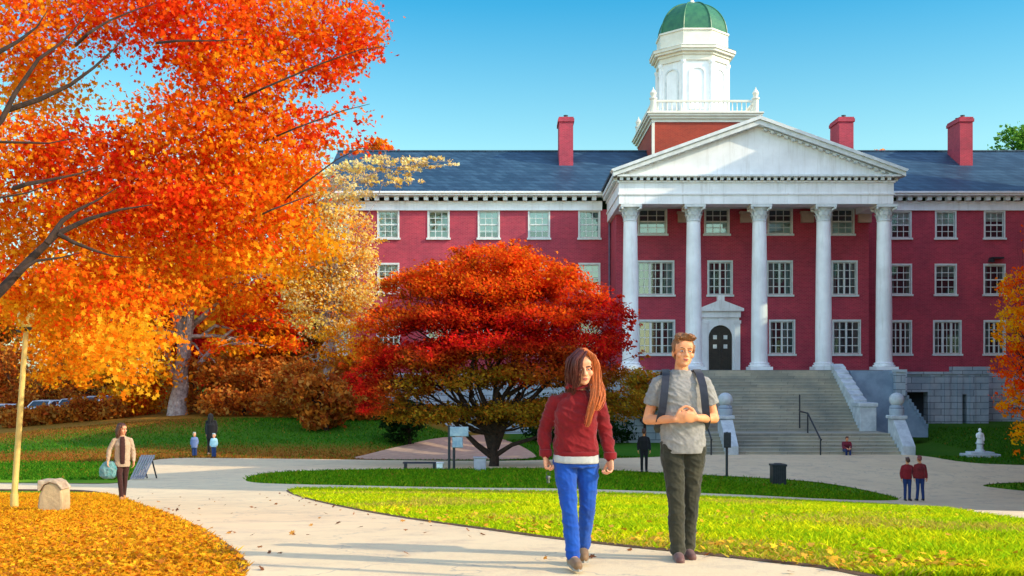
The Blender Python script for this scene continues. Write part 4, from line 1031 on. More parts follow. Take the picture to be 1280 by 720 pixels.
def hand(mb, wrist, d, nrm, thumb, curl=35, s=1.):
    """palm, four fingers and a thumb; d = pointing direction, nrm = palm facing, thumb = +1/-1 side"""
    d = Vector(d).normalized(); nrm = Vector(nrm); nrm = (nrm-d*nrm.dot(d)).normalized(); sd = d.cross(nrm)*thumb
    wv = Vector(wrist)
    rot = Matrix((sd, nrm, d)).transposed()
    mb.ell(wv+d*.052*s, (.043*s,.017*s,.058*s), rot); mb.ell(wv+d*.01*s, (.028*s,.020*s,.034*s), rot)
    for off, L, r in ((.030,.072,.0088),(.010,.083,.0092),(-.011,.078,.0088),(-.031,.060,.0078)):
        p = wv+d*.088*s+sd*off*s; pts = [p-d*.03*s, p]; c = 0
        for seg, bend in ((.45,.8),(.32,1.),(.26,.7)):
            c += R(curl)*bend
            p = p+(d*math.cos(c)+nrm*math.sin(c)+sd*off*1.2)*L*seg*s; pts.append(p)
        mb.capsule(pts, [r*s*1.05, r*s*1.05, r*s, r*s*.92, r*s*.8], 8)
    p0 = wv+d*.02*s+sd*.026*s; p1 = p0+(d*.6+sd*.75+nrm*.25).normalized()*.042*s; p2 = p1+(d*.85+sd*.3+nrm*.35).normalized()*.032*s; p3 = p2+(d*.9+nrm*.4).normalized()*.024*s
    mb.capsule([p0,p1,p2,p3], [.013*s,.0115*s,.0105*s,.0085*s], 8)
def head_mesh(mb, c, rot, s=1.):
    V = lambda x, y, z: Vector(c)+rot@Vector((x*s, y*s, z*s))
    E = lambda p, r: mb.ell(V(*p), tuple(q*s for q in r), rot)
    E((0,.015,.035), (.075,.095,.086)); E((0,-.02,-.045), (.060,.070,.070)); E((0,-.045,-.085), (.038,.040,.028)); E((0,-.066,-.094), (.020,.020,.017))
    E((0,-.068,.045), (.055,.022,.036)); E((.030,-.078,.020), (.026,.013,.009)); E((-.030,-.078,.020), (.026,.013,.009))
    E((.042,-.058,-.028), (.024,.026,.024)); E((-.042,-.058,-.028), (.024,.026,.024))
    mb.capsule([V(0,-.082,.014), V(0,-.096,-.008), V(0,-.107,-.028)], [.009*s,.011*s,.0135*s], 8); E((.011,-.094,-.032), (.009,.011,.008)); E((-.011,-.094,-.032), (.009,.011,.008))
    E((.076,.012,-.012), (.010,.020,.031)); E((-.076,.012,-.012), (.010,.020,.031)); E((0,-.078,-.062), (.026,.016,.016))
    return V
SK = {}
def skin(c):
    if c not in SK:
        m, nt, b = new_mat('skin')
        f = ramp(nt, noise_node(nt, coords(nt), 14, 4), .3, .7)
        nt.links.new(mixcol(nt, c, (c[0]*.86, c[1]*.72, c[2]*.68), f), b.inputs['Base Color'])
        b.inputs['Roughness'].default_value = .55; b.inputs['Subsurface Weight'].default_value = .12; b.inputs['Subsurface Radius'].default_value = (.02,.008,.004)
        SK[c] = m
    return SK[c]
CL = {}
def cloth(name, c1, c2=None, rough=.9, sc=18, wv=220, bmp=.25):
    if name not in CL:
        m, nt, b = new_mat(name); v = coords(nt)
        c2 = c2 or tuple(q*.66 for q in c1)
        nt.links.new(mixcol(nt, c1, c2, ramp(nt, noise_node(nt, v, sc, 6, .7), .3, .75)), b.inputs['Base Color'])
        b.inputs['Roughness'].default_value = rough; b.inputs['Specular IOR Level'].default_value = .2; b.inputs['Sheen Weight'].default_value = .15
        mp = nt.nodes.new('ShaderNodeMapping'); mp.inputs['Rotation'].default_value = (.3, .5, .2); mp.inputs['Scale'].default_value = (1., 1., 2.1); nt.links.new(v, mp.inputs[0])
        nr = nt.nodes.new('ShaderNodeTexNoise'); nr.noise_type = 'RIDGED_MULTIFRACTAL'; nr.inputs['Scale'].default_value = 7.5; nr.inputs['Detail'].default_value = 3.5; nt.links.new(mp.outputs[0], nr.inputs['Vector'])
        b1 = nt.nodes.new('ShaderNodeBump'); b1.inputs['Strength'].default_value = .55; b1.inputs['Distance'].default_value = .016; nt.links.new(nr.outputs['Fac'], b1.inputs['Height'])
        b2 = nt.nodes.new('ShaderNodeBump'); b2.inputs['Strength'].default_value = bmp; b2.inputs['Distance'].default_value = .004
        nt.links.new(noise_node(nt, v, wv, 2), b2.inputs['Height']); nt.links.new(b1.outputs[0], b2.inputs['Normal']); nt.links.new(b2.outputs[0], b.inputs['Normal']); CL[name] = m
    return CL[name]
def person(label, loc, J, skin_c, top, legs, shoe, hair, vox=.006, group=None, rz=0., cat='person', detail=True, k=1.):
    """J holds joints in metres, x to the image right, front is -y"""
    t = thing('person', label, cat, loc, group); t.rotation_euler = (0,0,rz); ORG[t.name] = (0,0,0)
    t.scale = (k,k,k)
    g = J
    b = MB(); hr = rotm(*g['head_rot']); hs = g.get('head_s', 1.)
    V = head_mesh(b, g['head'], hr, hs)
    nk = Vector(g['neck'])
    b.capsule([nk+Vector((0,.01,-.05)), nk+Vector((0,0,.03)), V(0,.02,-.05)], [.060,.050*hs,.050*hs], 12)
    ch, pv = Vector(g['chest']), Vector(g['pelvis']); bw, pw = g.get('bw', .16), g.get('pw', .15)
    mid = (ch+pv)/2
    axis = [(nk.x,nk.y+.01,nk.z-.03,.06,.055), (nk.x*.6+ch.x*.4,nk.y+.01,nk.z-.08,bw*.85,.085), (ch.x,ch.y,ch.z,bw,.108), (mid.x,mid.y,mid.z,bw*.86,.095), (pv.x,pv.y,pv.z,pw*.85,.08), (pv.x,pv.y,pv.z-.05,pw*.55,.06)]
    lying = g.get('tlen', 1.)
    b.loft(axis)
    ar = g.get('ar', 1.)
    for s_ in ('L', 'R'):
        sh, el, wr = Vector(g['sh'+s_]), Vector(g['el'+s_]), Vector(g['wr'+s_])
        b.capsule([sh, sh.lerp(el,.35), el], [.046*ar,.044*ar,.037*ar], 12); b.capsule([el, el.lerp(wr,.3), wr], [.038*ar,.038*ar,.025*ar], 12)
        hd = g['hand'+s_]; hand(b, wr, hd[0], hd[1], hd[2], hd[3], g.get('hand_s',1.))
        hp, kn, an = Vector(g['hip'+s_]), Vector(g['kn'+s_]), Vector(g['an'+s_])
        b.capsule([hp, hp.lerp(kn,.4), kn], [.060,.054,.040], 12); b.capsule([kn, kn.lerp(an,.3), an], [.038,.036,.030], 12)
        f = Vector(g['toe'+s_]); b.capsule([an, an.lerp(f,.5)+Vector((0,0,-.01)), f], [.032,.032,.024], 10)
    fuse(b, 'body', skin_c, t, vox, 2)
    if detail:                                        # eyes, brows, lips
        w = MB()
        for sx in (-1, 1): w.ell(V(sx*.030,-.0795,.001), (.0125*hs,.008*hs,.0065*hs), hr)
        w.build('eye', pm('eye_white', (.6,.56,.52), None, 9, .3), t, True)
        w = MB()
        for sx in (-1, 1): w.ell(V(sx*.030,-.0855,.001), (.006*hs,.004*hs,.006*hs), hr)
        w.build('iris', M['iron'], t, True)
        w = MB()
        for sx in (-1, 1): w.capsule([V(sx*.014,-.090,.022),V(sx*.032,-.091,.027),V(sx*.050,-.080,.021)], [.004*hs,.005*hs,.003*hs], 6)
        w.build('eyebrow', hair[0], t, True)
        w = MB(); w.ell(V(0,-.093,-.058), (.021*hs,.006*hs,.0045*hs), hr); w.ell(V(0,-.092,-.066), (.017*hs,.006*hs,.0055*hs), hr)
        w.build('lips', pm('lips', (.5,.12,.09), None, 9, .4), t, True)
    # top
    m_top, sleeve, loose, hem = top[:4]
    w = MB()
    hx = Vector(hem)
    w.loft([(nk.x,nk.y+.012,nk.z-.012,.074,.066), (nk.x,nk.y+.012,nk.z-.045,bw*.60,.080), (nk.x*.5+ch.x*.5,nk.y+.012,nk.z-.10,bw*.95+loose*.5,.100+loose*.4), (ch.x,ch.y,ch.z,bw+loose+.018,.125+loose), (mid.x,mid.y,mid.z,bw*.92+loose+.022,.112+loose), (hx.x,hx.y,hx.z+.06,pw+loose+.012,.115+loose), (hx.x,hx.y,hx.z,pw+loose,.108+loose)])
    for s_ in ('L', 'R'):
        sh, el, wr = Vector(g['sh'+s_]), Vector(g['el'+s_]), Vector(g['wr'+s_])
        inn = Vector((nk.x, nk.y+.012, nk.z-.06))
        w.capsule([inn.lerp(sh,.2)+Vector((0,0,.005)), sh], [.055, .054+loose*.3], 12)
        if sleeve == 'long':
            w.capsule([sh, sh.lerp(el,.4), el], [.055+loose*.35,.055+loose*.5,.048+loose*.5], 14); w.capsule([el, el.lerp(wr,.5), wr.lerp(el,.03)], [.050+loose*.5,.047+loose*.45,.034+loose*.25], 14)
        else:
            q = sh.lerp(el,.60); w.tube([sh, sh.lerp(el,.3), q], [.056+loose*.3,.060+loose*.5,.060+loose*.65], 14); w.capsule([sh, sh+Vector((0,0,-.01))], [.056+loose*.3]*2, 12)
    fuse(w, top[4], m_top, t, max(vox*1.25, .007), 2, top[5] if len(top) > 5 else .004, seed=loc[0])
    # trousers
    w = MB(); lz = legs[1]
    w.loft([(pv.x,pv.y,pv.z+.10,pw*.94,.105), (pv.x,pv.y,pv.z,pw+.012+lz*.4,.118+lz*.4), (pv.x,pv.y,pv.z-.07,pw+.006+lz*.4,.115+lz*.3)])
    for s_ in ('L', 'R'):
        hp, kn, an = Vector(g['hip'+s_]), Vector(g['kn'+s_]), Vector(g['an'+s_])
        w.capsule([hp, hp.lerp(kn,.35), hp.lerp(kn,.7), kn], [.094+lz,.084+lz,.070+lz,.062+lz], 14); w.capsule([kn, kn.lerp(an,.4), kn.lerp(an,.8), an.lerp(kn,.03)], [.061+lz,.060+lz,.054+lz,.056+lz*1.2], 14)
    fuse(w, legs[2], legs[0], t, max(vox*1.25, .007), 2, legs[3] if len(legs) > 3 else .003, (9,9,13), loc[0]+3)
    for s_ in ('L', 'R'):
        an, f = Vector(g['an'+s_]), Vector(g['toe'+s_])
        w = MB(); d = (f-an); d.z = 0; dd = d.normalized(); bk = an-dd*.055
        bk.z = an.z-.035; mid_ = an.lerp(f,.5); mid_.z = (an.z+f.z)/2-.012
        w.capsule([bk, mid_, f], [.042,.044,.037], 12); w.capsule([an, an+Vector((0,0,-.04))], [.046,.044], 10)
        o = fuse(w, 'shoe', shoe, t, max(vox, .007), 2)
        if detail:
            w = MB(); a = bk.copy(); c_ = f.copy(); sdv = dd.cross(Vector((0,0,1)))
            drop = Vector((0,0,-.036))
            pts = [a+sdv*.035-dd*.03, a-sdv*.035-dd*.03, mid_-sdv*.043, f-sdv*.036, f+dd*.034, f+sdv*.036, mid_+sdv*.043]
            n = len(pts); w.add([tuple(p+drop) for p in pts]+[tuple(p+drop+Vector((0,0,.022))) for p in pts], [tuple(range(n-1,-1,-1)), tuple(range(n,2*n))]+[(i,(i+1)%n,(i+1)%n+n,i+n) for i in range(n)])
            w.build('sole', pm('rubber_sole', (.30,.27,.24), None, 20, .8), o)
    # hair
    w = MB(); hair[1](w, V, hr, hs)
    if detail and hair[1] is short_hair:
        q = random.Random(5)
        for _ in range(70):
            a, b_ = q.uniform(-1, 1), q.uniform(-.7, 1)
            p = (.066*a, -.03+.075*b_, .125-.035*a*a-.02*abs(b_)); w.capsule([V(*p), V(p[0]+q.uniform(-.01,.02), p[1]-.03, p[2]+.016)], [.010*hs, .004*hs], 5)
    fuse(w, 'hair', hair[0], t, max(vox, .006), 1, .006 if detail else 0, (60,60,10), 1.)
    if len(hair) > 2:
        w = MB(); hair[2](w, V, hr, hs); fuse(w, 'hair', hair[3], t, max(vox, .006), 1, .007, (60,60,9), 2.)
    return t
def hair_mat(name, c):
    m, nt, b = new_mat(name); v = coords(nt)
    mp = nt.nodes.new('ShaderNodeMapping'); mp.inputs['Scale'].default_value = (90,90,6); nt.links.new(v, mp.inputs[0])
    f = ramp(nt, noise_node(nt, mp.outputs[0], 1., 4, .7), .3, .7)
    nt.links.new(mixcol(nt, c, tuple(q*.35 for q in c), f), b.inputs['Base Color']); b.inputs['Roughness'].default_value = .5
    bump(nt, b, noise_node(nt, mp.outputs[0], 1.4, 4), .8, .01); return m
def short_hair(w, V, hr, s):
    w.ell(V(0,.030,.052), (.083*s,.094*s,.082*s), hr); w.ell(V(0,.060,.0), (.078*s,.062*s,.07*s), hr)
    w.ell(V(.01,-.045,.108), (.062*s,.046*s,.026*s), hr); w.ell(V(-.03,-.02,.115), (.05*s,.05*s,.028*s), hr); w.ell(V(.040,.0,.112), (.045*s,.06*s,.028*s), hr)
    for sx in (-1, 1): w.capsule([V(sx*.074,-.005,.045), V(sx*.077,-.008,.0)], [.016*s,.009*s], 8)
def bob_hair(w, V, hr, s):
    w.ell(V(0,.028,.05), (.088*s,.100*s,.086*s), hr)
    for sx in (-1, 1): w.capsule([V(sx*.07,.01,.07), V(sx*.086,.02,-.02), V(sx*.088,.03,-.12), V(sx*.08,.04,-.24)], [.03*s,.036*s,.04*s,.025*s], 10)
    w.capsule([V(0,.08,.06), V(0,.11,-.05), V(0,.11,-.24)], [.07*s,.08*s,.05*s], 12)
STD = dict(head=(0,-.01,1.56), head_rot=(0,0,0), neck=(0,.0,1.42), chest=(0,0,1.22), pelvis=(0,0,.93), bw=.142, pw=.15,
    shL=(-.165,.01,1.31), shR=(.165,.01,1.31), elL=(-.225,.03,1.07), elR=(.225,.03,1.07), wrL=(-.235,-.05,.86), wrR=(.235,-.05,.86),
    handL=((0,-.1,-1),(1,-.2,0),-1,25), handR=((0,-.1,-1),(-1,-.2,0),1,25),
    hipL=(-.085,0,.88), hipR=(.085,0,.88), knL=(-.085,-.02,.48), knR=(.09,-.01,.48), anL=(-.085,.0,.085), anR=(.095,.02,.085), toeL=(-.095,-.15,.04), toeR=(.11,-.13,.04))
def pose(**k): d = dict(STD); d.update(k); return d

# the two walking towards the camera
YW = 8.5
pW = F/YW
W_loc = (Xp(720,YW), YW, .03)
zW = lambda py: Zy(py, YW)-.03
xW = lambda px: (px-720)/pW
wj = dict(head=(xW(727),-.07,1.50), head_rot=(9,10,-4), head_s=1.06, neck=(.015,-.015,1.345), chest=(-.005,.0,1.15), pelvis=(0.0,.0,.82), bw=.140, pw=.158,
    shL=(-.165,.015,1.235), shR=(.165,.0,1.235), elL=(-.240,.05,1.02), elR=(.228,.055,1.01), wrL=(-.232,.0,.835), wrR=(.258,-.03,.815),
    handL=((.06,-.28,-1),(1,-.3,0),-1,62), handR=((.02,-.25,-1),(-1,-.4,0),1,55),
    hipL=(-.086,0,.80), hipR=(.088,.02,.80), knL=(-.055,-.09,.44), knR=(.092,.05,.44), anL=(-.025,-.10,.085), anR=(.066,.22,.115), toeL=(.0,-.25,.040), toeR=(.066,.09,.045))
hm_red = hair_mat('auburn_hair', (.12,.014,.008)); hm_sunlit = hair_mat('sunlit_hair', (.70,.15,.022))  # lighter second colour paints sunlight onto the right-hand locks
def strands(w, V, s, guides, n, r, spread, seed):
    """n thin tapering locks fanned round each guide line"""
    q = random.Random(seed)
    for gl in guides:
        for _ in range(n):
            ox, oy = q.gauss(0, spread), q.gauss(0, spread); k = len(gl); cut = q.uniform(.75, 1.08); ph = q.uniform(0, 6)
            pts = []; rr = []
            for i in range(9):
                t = min(i/8*cut, 1.)*(k-1); j = min(int(t), k-2); f = t-j
                p = [gl[j][c]*(1-f)+gl[j+1][c]*f for c in range(3)]
                wv = .013*math.sin(i*1.15+ph*.35)*(i/8)
                o = .35+.65*math.sin(math.pi*min(1, .15+i/8*.8))
                pts.append(V(p[0]+ox*o+wv, p[1]+oy*o*.8, p[2])); rr.append(r*s*(1-.75*(i/8)**2))
            w.tube(pts, rr, 5)
def long_hair(w, V, hr, s):
    w.ell(V(0,.030,.045), (.082*s,.094*s,.083*s), hr); w.capsule([V(0,.06,.05), V(-.01,.09,-.05), V(-.01,.09,-.2)], [.07*s,.07*s,.05*s], 12)
G_LEFT = [[(.006,-.045,.128),(-.040,-.086,.095),(-.062,-.098,.03),(-.068,-.092,-.05),(-.066,-.07,-.13)], [(0,-.02,.135),(-.060,-.062,.085),(-.078,-.072,.0),(-.078,-.06,-.09),(-.07,-.03,-.19)], [(0,.01,.138),(-.075,-.02,.08),(-.094,-.02,-.02),(-.094,.0,-.13),(-.085,.02,-.24)], [(0,.05,.13),(-.08,.04,.06),(-.1,.05,-.06),(-.1,.06,-.24)], [(0,.08,.11),(-.04,.12,.0),(-.05,.13,-.14),(-.05,.12,-.26)], [(0,.09,.10),(.04,.12,.0),(.05,.13,-.14),(.05,.12,-.26)]]
G_RIGHT = [[(.015,-.045,.130),(.070,-.050,.085),(.094,-.035,.0),(.098,-.050,-.10),(.090,-.085,-.22),(.070,-.09,-.36)], [(.01,-.01,.138),(.078,-.012,.07),(.102,-.005,-.04),(.120,-.03,-.17),(.112,-.075,-.30),(.075,-.085,-.43)], [(.01,.04,.135),(.085,.04,.06),(.108,.03,-.06),(.140,.0,-.20),(.138,-.04,-.33)]]
c_sw = cloth('maroon_knit', (.22,.006,.009), (.11,.003,.006), sc=9)
w_sk = skin((.78,.36,.20)); m_sk = skin((.80,.34,.16))
woman = person('woman with long auburn hair in maroon sweater and bright blue jeans', W_loc, wj, w_sk,
    (c_sw, 'long', .008, (0,0,.835), 'sweater', .010), (cloth('blue_denim', (.008,.075,.40), (.010,.035,.19), sc=6), .000, 'jeans', .007), cloth('brown_leather', (.22,.12,.06), rough=.5), (hm_red, long_hair), vox=.0052)
hV = lambda x, y, z: Vector(wj['head'])+rotm(*wj['head_rot'])@Vector((x*1.06, y*1.06, z*1.06))
w = MB(); strands(w, hV, 1., G_LEFT, 34, .0062, .015, 3); w.build('hair', hm_red, woman, True)
ident = lambda x, y, z: Vector((x, y, z))
def hw(*p): return tuple(hV(*p))
G_RIGHT_W = [[hw(.015,-.045,.130), hw(.066,-.052,.088), hw(.090,-.038,.01), (.134,-.095,1.42), (.135,-.135,1.33), (.105,-.158,1.23), (.088,-.160,1.13), (.080,-.155,1.06)],
             [hw(.01,-.01,.138), hw(.078,-.012,.07), hw(.102,-.005,-.03), (.158,-.055,1.40), (.172,-.095,1.31), (.155,-.125,1.25), (.125,-.145,1.18)],
             [hw(.01,.04,.135), hw(.085,.04,.06), hw(.106,.03,-.05), (.160,.005,1.40), (.188,-.03,1.31), (.180,-.075,1.245), (.155,-.11,1.18)]]
w = MB(); strands(w, ident, 1., G_RIGHT_W, 44, .0062, .016, 4); w.build('hair', hm_sunlit, woman, True)
w = MB(); w.loft([(0,0,.90,.135,.09),(0,0,.865,.158,.108),(0,0,.845,.172,.128),(0,0,.81,.178,.134),(.0,0,.785,.176,.133)]); w.v = [(x, y, z-(.03*max(0., (x+.12)) if z < .83 else 0.)) for x, y, z in w.v]
fuse(w, 'undershirt', cloth('grey_cotton', (.46,.44,.42)), woman, .008, 2, .002)
w = MB(); w.tube([(-.075,-.13,1.352),(-.06,-.10,1.372),(0.01,-.102,1.345),(.075,-.09,1.372),(.085,-.0,1.39),(.015,.07,1.40),(-.06,.0,1.39),(-.06,-.10,1.372)], .014, 8); w.build('collar', c_sw, woman, True)
for s_, wr in ((-1, (-.230,.0,.845)), (1, (.257,-.03,.825))):
    w = MB(); w.lathe(wr[0], wr[1], [(.046,wr[2]-.012),(.05,wr[2]),(.05,wr[2]+.03),(.044,wr[2]+.04)], 14); w.build('cuff', c_sw, woman, True)
w = MB(); w.loft([(0,0,.870,.166,.126),(0,0,.862,.171,.131),(0,0,.838,.170,.130),(0,0,.832,.165,.125)]); w.build('hem_band', c_sw, woman, True)
M['alloy'] = pm('dull_alloy', (.25,.24,.22), None, 20, .4, metal=.8)
# keys dangling from her right hand
ky = thing('key_ring', 'small bunch of dark keys in the hand of the woman', 'keys', (W_loc[0]-.215, YW-.06, .74))
kx, kyy, kz = W_loc[0]-.213, YW-.075, .735
w = MB(); w.tube([(kx+.016*math.cos(a), kyy, kz+.016*math.sin(a)) for a in [i*.5 for i in range(14)]], .002, 6); w.build('ring', M['iron'], ky)
for dx, m_ in ((-.008,'iron'),(.006,'alloy')):
    w = MB(); w.ell((kx+dx,kyy,kz-.028), (.011,.003,.012)); w.box(kx+dx-.0035, kx+dx+.0035, kyy-.002, kyy+.002, kz-.07, kz-.036); w.box(kx+dx+.0036, kx+dx+.007, kyy-.002, kyy+.002, kz-.066, kz-.058); w.build('key', M[m_], ky)

YM = 9.0
pM = F/YM
M_loc = (Xp(851,YM), YM, .03-.055)
xM = lambda px: (px-851)/pM
mj = dict(head=(xM(853),-.055,1.685), head_rot=(5,-2,3), head_s=1.06, neck=(.005,.0,1.55), chest=(0,.01,1.34), pelvis=(.02,.0,.96), bw=.160, pw=.150, ar=1.06, hand_s=1.1,
    shL=(-.180,.015,1.430), shR=(.190,.015,1.430), elL=(-.265,.03,1.14), elR=(.275,.03,1.15), wrL=(-.075,-.215,1.155), wrR=(.095,-.215,1.165),
    handL=((.9,-.28,.22),(.25,.9,.3),1,62), handR=((-.9,-.30,.10),(-.25,.9,.25),-1,66),
    hipL=(-.070,0,.92), hipR=(.105,0,.92), knL=(-.050,-.075,.50), knR=(.088,.035,.50), anL=(-.030,-.05,.09), anR=(.066,.10,.095), toeL=(-.035,-.205,.042), toeR=(.085,-.04,.042))
hm_sand = hair_mat('sandy_hair', (.34,.13,.045))
man = person('man with short sandy hair in grey t-shirt and dark jeans, hands clasped', M_loc, mj, m_sk,
    (cloth('heather_grey', (.31,.28,.265), (.20,.18,.17), sc=30), 'short', .016, (.02,0,.875), 't_shirt', .008), (cloth('black_denim', (.055,.047,.028), (.012,.012,.009), sc=6), .006, 'jeans', .009), cloth('maroon_leather', (.16,.07,.06), rough=.5), (hm_sand, short_hair), vox=.0052)
w = MB(); w.tube([(.005+.070*math.cos(a), .012+.066*math.sin(a), 1.545-.018*(1-math.sin(a))*.5) for a in [2*math.pi*i/20 for i in range(21)]], .008, 8); w.build('collar', CL['heather_grey'], man, True)
bp = thing('backpack', 'dark navy backpack worn by the man in the grey t-shirt', 'backpack', (M_loc[0], YM+.2, 1.2))
mk = cloth('navy_nylon', (.022,.026,.045), rough=.6)
w = MB(); w.loft([(M_loc[0]+.01,YM+.22,.98,.12,.07),(M_loc[0]+.01,YM+.235,1.02,.155,.10),(M_loc[0]+.01,YM+.235,1.3,.16,.10),(M_loc[0]+.01,YM+.215,1.44,.13,.075),(M_loc[0]+.01,YM+.20,1.48,.08,.05)]); fuse(w, 'bag_body', mk, bp, .012, 2); 
bpk = [c for c in bp.children][0]; bpk.location = (-bp.location[0], -bp.location[1], -bp.location[2])
def strap(sx):
    w = MB(); cx = M_loc[0]+.005; dz = M_loc[2]
    pth = [(.13,.15,1.46),(.128,.08,1.535),(.125,.0,1.548),(.135,-.085,1.505),(.150,-.140,1.42),(.160,-.152,1.33),(.172,-.142,1.22),(.188,-.10,1.13),(.19,.02,1.07),(.16,.15,1.03)]
    vs = []
    for i, (x, y, z) in enumerate(pth):
        hw = .030
        tx = Vector((0, pth[min(i+1,9)][1]-pth[max(i-1,0)][1], pth[min(i+1,9)][2]-pth[max(i-1,0)][2])).normalized()
        nv = Vector((0, -tx.z, tx.y)); nv = nv if True else nv
        for dxx, dn in ((-hw,0),(hw,0),(hw,.014),(-hw,.014)):
            o_ = Vector((x+dxx, y, z)) - nv*(-dn)
            vs.append((cx+sx*o_.x, YM+o_.y, dz+o_.z))
    fs = []
    for i in range(9):
        for k in range(4): fs.append((i*4+k, i*4+(k+1)%4, i*4+4+(k+1)%4, i*4+4+k))
    w.add(vs, fs); w.build('strap', mk, bp, True)
strap(-1); strap(1)
# ------------------------------------------------------------------ people further off
dk_hair = hair_mat('dark_brown_hair', (.10,.03,.015))
navy = cloth('navy_denim', (.02,.045,.16), sc=10); darkred = cloth('dark_red_jacket', (.26,.015,.022), sc=8); black = cloth('black_cloth', (.014,.013,.016))
def put(px, py, Y=None):
    if Y is None: x, y = ground_at(px, py)
    else: x, y = Xp(px, Y), Y
    return (x, y, Hf(x, y)+.03)
lx = put(153, 627.5)
sL = 96/ (F/lx[1]) / 1.68
person('woman with long brown hair in tan jacket walking beside the left lawn', lx,
    pose(head_rot=(38,6,0), wrL=(-.30,-.04,.88), elL=(-.27,.02,1.10), anL=(-.02,-.06,.085), toeL=(-.03,-.2,.04), anR=(.03,.16,.1), toeR=(.03,.02,.05), knL=(-.05,-.07,.48), knR=(.06,.03,.48)),
    w_sk, (cloth('tan_jacket', (.50,.36,.25), (.34,.22,.15)), 'long', .006, (0,0,.74), 'jacket', .004), (cloth('dark_brown_trousers', (.06,.02,.018)), -.006, 'trousers', .003), cloth('tan_boots', (.55,.22,.05)), (dk_hair, bob_hair), .008, None, R(20), detail=True, k=sL)
pl_ = col.objects['person.002'] if 'person.002' in col.objects else None
w = MB(); w.loft([(0,-.10,.80,.05,.03),(0,-.135,.95,.055,.025),(0,-.135,1.2,.06,.025),(0,-.10,1.36,.05,.03),(0,-.07,1.40,.04,.03)])
fuse(w, 'scarf', cloth('dark_brown_trousers', (.06,.02,.018)), pl_, .01, 2, .004)
w_ = thing('handbag', 'pale teal bundle bag hanging from the hand of the walking woman', 'bag', (lx[0]-.27, lx[1], lx[2]+.35))
bx_, by_, bz_ = Xp(137, lx[1]), lx[1]-.05, Zy(612, lx[1])
teal = cloth('teal_canvas', (.03,.22,.24), (.30,.42,.42), sc=11)
w = MB(); w.loft([(bx_,by_,bz_+.22,.10,.07),(bx_,by_,bz_+.27,.17,.10),(bx_+.01,by_,bz_+.42,.19,.11),(bx_+.02,by_,bz_+.52,.13,.08),(bx_+.03,by_,bz_+.55,.08,.05)])
o = fuse(w, 'bag_body', teal, w_, .012, 2, .012, (12,12,12)); o.location = tuple(-q for q in w_.location)
hx_, hz_ = lx[0]-.30*sL*.9, lx[2]+.80*sL
w = MB(); w.tube([(bx_-.06,by_,bz_+.5),(hx_-.0,by_-.01,hz_),(bx_+.10,by_,bz_+.5)], .014, 8); w.build('handle', black, w_)

cp = put(1134, 627); g_c = 'couple in dark red jackets on the forecourt'
kC = 54/(F/cp[1])/1.66
person('left one of the couple in dark red jackets, arm around partner', cp, pose(head_rot=(180,0,6), head=(.02,.0,1.54), wrR=(.22,.10,1.12), elR=(.25,.08,1.16)), m_sk, (darkred, 'long', .02, (0,0,.84), 'jacket'), (navy, .0, 'jeans'), black, (dk_hair, short_hair), .014, g_c, 0, detail=False, k=kC)
person('right one of the couple in dark red jackets, dark sleeve, blue jeans', (cp[0]+.42*kC+.05, cp[1]-.05, cp[2]), pose(head_rot=(180,0,-8), head=(-.03,0,1.56), anL=(-.11,0,.085), toeL=(-.12,.14,.04), anR=(.12,0,.085), toeR=(.13,.14,.04)), m_sk, (cloth('red_and_black_jacket', (.30,.02,.022), (.03,.012,.014), sc=4), 'long', .025, (0,0,.84), 'jacket'), (navy, .0, 'jeans'), black, (hair_mat('grey_red_hair', (.30,.06,.05)), short_hair), .014, g_c, 0, detail=False, k=kC*1.03)
# seated on the steps
sx_ = Xp(1058, 58.); 
person('small figure in red and dark clothes sitting at the foot of the stairs', (sx_, 58.02, -2.98),
    pose(head=(0,-.12,1.02), head_rot=(0,14,0), neck=(0,-.07,.90), chest=(0,-.03,.70), pelvis=(0,.12,.44), shL=(-.19,-.04,.83), shR=(.19,-.04,.83), elL=(-.22,-.14,.60), elR=(.22,-.14,.60), wrL=(-.10,-.36,.56), wrR=(.10,-.36,.56), handL=((.4,-.7,-.3),(0,.3,-1),1,40), handR=((-.4,-.7,-.3),(0,.3,-1),-1,40),
         hipL=(-.09,.06,.42), hipR=(.09,.06,.42), knL=(-.10,-.36,.46), knR=(.10,-.36,.46), anL=(-.10,-.34,.09), anR=(.10,-.34,.09), toeL=(-.11,-.48,.045), toeR=(.11,-.48,.045)),
    m_sk, (cloth('red_and_navy_top', (.30,.02,.03), (.03,.02,.05), sc=5), 'long', .015, (0,.06,.44), 'jacket'), (navy, .0, 'jeans'), black, (dk_hair, short_hair), .016, None, 0, detail=False)
# far left group at the edge of the lawn
p1 = put(264, 569); k1 = 51/(F/p1[1])/1.68
person('tall figure all in black standing at the far edge of the left lawn', p1, pose(head_rot=(160,0,0), shL=(-.16,.01,1.35), shR=(.16,.01,1.35), elL=(-.20,.03,1.08), elR=(.20,.03,1.08), wrL=(-.19,-.02,.86), wrR=(.19,-.02,.86)), m_sk, (black, 'long', .035, (0,0,.62), 'coat'), (black, .012, 'trousers'), cloth('worn_boots', (.2,.13,.1)), (black, bob_hair), .016, None, 0, detail=False, k=k1)
p2 = put(269, 572); k2 = 29/(F/p2[1])/1.68
person('small child in pale blue jacket in front of the figure in black', (p2[0], p2[1]-.25, p2[2]), pose(head_rot=(0,0,0), head_s=1.35, bw=.19), w_sk, (cloth('pale_blue_jacket', (.40,.66,.78)), 'long', .05, (0,0,.75), 'jacket'), (navy, .02, 'trousers'), black, (hair_mat('white_hat', (.6,.75,.8)), short_hair), .02, 'children by the left lawn', 0, detail=False, k=k2)
p3_ = put(243, 571); k3 = 29/(F/p3_[1])/1.68
